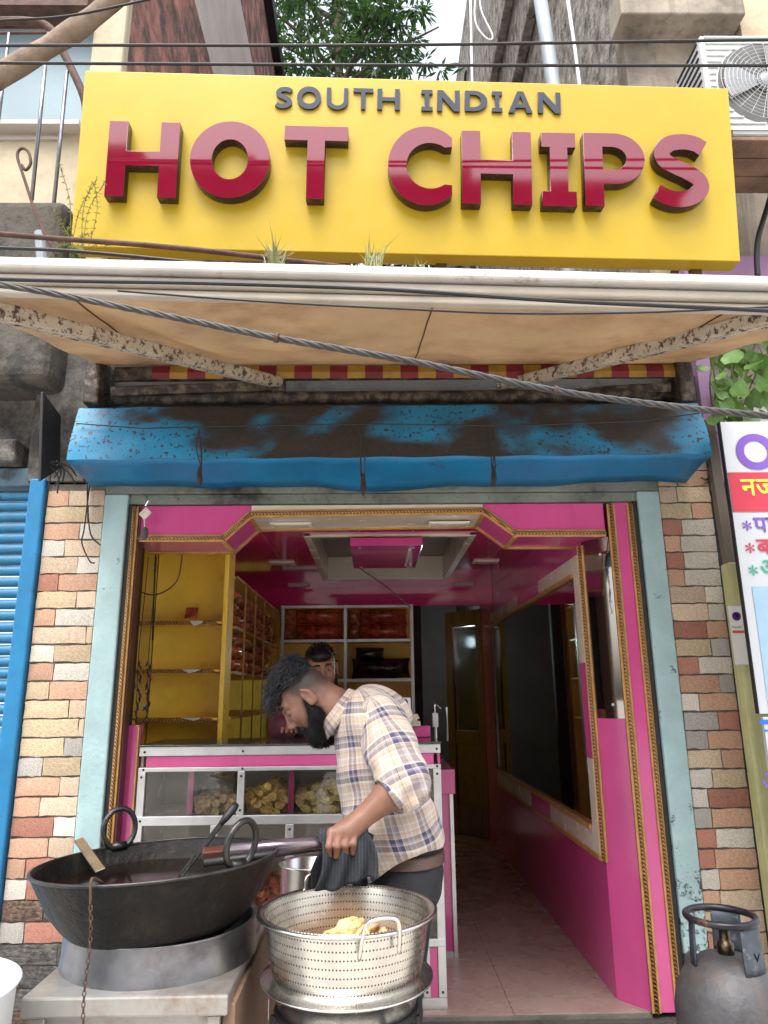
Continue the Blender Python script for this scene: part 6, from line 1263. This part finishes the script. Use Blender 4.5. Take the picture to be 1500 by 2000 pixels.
mb = MB(); mb.grid(lambda u, v: towel(u, v, 1, .145, 2.1), 30, 22); mb.build('back_fold', m_cloth, cl, smooth=True, solid=.003)
# ---- man 2 behind the counter
Y2 = 3.86
m2 = thing('person', 'person in maroon shirt standing behind the counter, leaning on it', 'person', (P(640,1400,Y=Y2)[0], Y2, FZ))
h2 = Fr(P(628,1309,Y=Y2), nrm(V(.16,-.97,-.18)), nrm(V(-.10,-.15,1)))
nk2 = h2.o+V(-.0,.06,-.17); c2_ = nk2+V(.02,.05,-.22); pv2 = V(c2_[0]+.02, Y2+.12, FZ+.86)
S2L, S2R = nk2+V(-.17,.02,-.06), nk2+V(.19,.03,-.06)      # picture left / right shoulder
hand2 = P(562,1436,Y=3.62); hand2[2] = 1.315; E2L = V(S2L[0]-.03, Y2-.02, 1.33); E2R = V(S2R[0]+.06, Y2+.02, 1.32); W2L = hand2+V(.01,.07,.03); W2R = V(.02,3.66,1.325)
def h2fn(X, Y, Z): return smin(head_sdf(h2.loc(X, Y, Z)), chain((X,Y,Z), [h2.w(-.03,-.05), nk2, nk2+V(0,.02,-.06)], [.055,.058,.075], .03), .03)
a_, b_ = surf_nets(h2fn, h2.o-V(.13,.15,.24), h2.o+V(.13,.17,.16), .0042)
def b2fn(X, Y, Z):
    q = (X,Y,Z); d = chain(q, [nk2, c2_, pv2], [.07,.11,.11], .05, (1.3,1,1))
    for s0, e0, w0, sg_ in ((S2L,E2L,W2L,1), (S2R,E2R,W2R,-1)): d = smin(d, chain(q, [s0, e0, w0], [.05,.04,.026], .02), .03)
    for x_ in (-.09, .09):
        hp = pv2+V(x_,0,-.02); d = smin(d, chain(q, [hp, V(hp[0],hp[1],FZ+.45), V(hp[0],hp[1]+.02,FZ+.06)], [.08,.055,.04], .02), .03); d = smin(d, cone(q, V(hp[0],hp[1]+.03,FZ+.035), V(hp[0],hp[1]-.13,FZ+.03), .035, .028), .02)
    return d
c_, d_ = surf_nets(b2fn, V(nk2[0]-.40,3.55,FZ-.02), V(nk2[0]+.45,4.25,nk2[2]+.04), .011)
def hand2fn(X, Y, Z):
    q = (X,Y,Z); d = None
    for wv, sg_ in ((W2L,1),):
        pm = wv+V(0,-.055,-.012); d = cone(q, wv, pm, .026, .028)
        for k in range(4):
            b0 = pm+V(-.027+.018*k,-.018,.004); m0 = b0+V(-.004+.003*k,-.030,.004); e0 = m0+V(-.002+.002*k,-.022*(.85,1,1,.8)[k],-.016); d = smin(d, smin(cone(q, b0, m0, .0095, .0085), cone(q, m0, e0, .0085, .007), .004), .005)
        d = smin(d, smin(cone(q, wv+V(.02,-.02,-.008), wv+V(.045,-.055,-.012), .012, .010), cone(q, wv+V(.045,-.055,-.012), wv+V(.04,-.085,-.018), .010, .008), .005), .008)
    return d
e_, g_ = surf_nets(hand2fn, W2L-V(.08,.15,.06), W2L+V(.08,.04,.05), .0042)
stubble(meshfrom([(a_,b_),(c_,d_),(e_,g_)], 'body', m_skin2, m2), h2, .72, ORG[m2.name])
v_, f_ = surf_nets(lambda X, Y, Z: hair_sdf(h2.loc(X, Y, Z), .010, .8), h2.o-V(.15,.16,.12), h2.o+V(.15,.16,.2), .0045); hh2 = meshfrom([(v_,f_)], 'hair', m_hair, m2); strands(h2, 600, None, hh2, bpy.data.materials['hair_strand'], random.Random(8), .02, .035)
v_, f_ = surf_nets(lambda X, Y, Z: beard_sdf(h2.loc(X, Y, Z), .72), h2.o-V(.13,.16,.2), h2.o+V(.13,.13,.1), .0045); meshfrom([(v_,f_)], 'beard', m_beard, m2)
for s_ in (-1, 1):
    e = h2.w(.0825,.0115,s_*.032); ey = MB().blob(e, (.0110,.0110,.0062), 14, 8).build('eye', m_eye, m2, smooth=True); MB().blob(e+h2.f*.0085+V(0,0,.0), (.0052,.0052,.0052), 10, 6).build('pupil', m_pup, ey, smooth=True)
    MB().tube([h2.w(.094,.036,s_*.012), h2.w(.095,.041,s_*.028), h2.w(.080,.037,s_*.052)], [.0045,.006,.003], 6).build('eyebrow', m_hair, m2, smooth=True)
m_maroon = mat('maroon_shirt', (.13,.032,.055), .85, var=.25, vs=12, bump=.3, bs=18)
def shirt2(X, Y, Z):
    q = (X,Y,Z); d = chain(q, [nk2+V(0,.02,-.05), c2_, pv2+V(0,0,-.06)], [.085,.135,.14], .05, (1.3,1,1))
    for s0, e0, w0 in ((S2L,E2L,W2L), (S2R,E2R,W2R)): d = smin(d, chain(q, [s0, e0, lerp(e0,w0,.6)], [.075,.064,.055], .03), .04)
    d = d+.005*np.sin(Z*38+X*30)*np.sin(X*26+Y*30); return smax(smax(d, Z-(nk2[2]-.015), .01), pv2[2]-.10-Z, .006)
v_, f_ = surf_nets(shirt2, V(nk2[0]-.46,3.5,pv2[2]-.15), V(nk2[0]+.5,4.3,nk2[2]+.03), .009); meshfrom([(v_,f_)], 'shirt', m_maroon, m2)
def tr2(X, Y, Z):
    q = (X,Y,Z); d = cone(q, pv2, pv2+V(0,0,-.1), .125, .12, (1.25,1,1))
    for x_ in (-.09,.09): hp = pv2+V(x_,0,-.02); d = smin(d, chain(q, [hp, V(hp[0],hp[1],FZ+.45), V(hp[0],hp[1]+.02,FZ+.08)], [.1,.08,.065], .03), .03)
    return smax(d, FZ+.05-Z, .006)
v_, f_ = surf_nets(tr2, V(pv2[0]-.28,3.75,FZ), V(pv2[0]+.28,4.2,pv2[2]+.16), .012); meshfrom([(v_,f_)], 'trousers', m_trouser, m2)
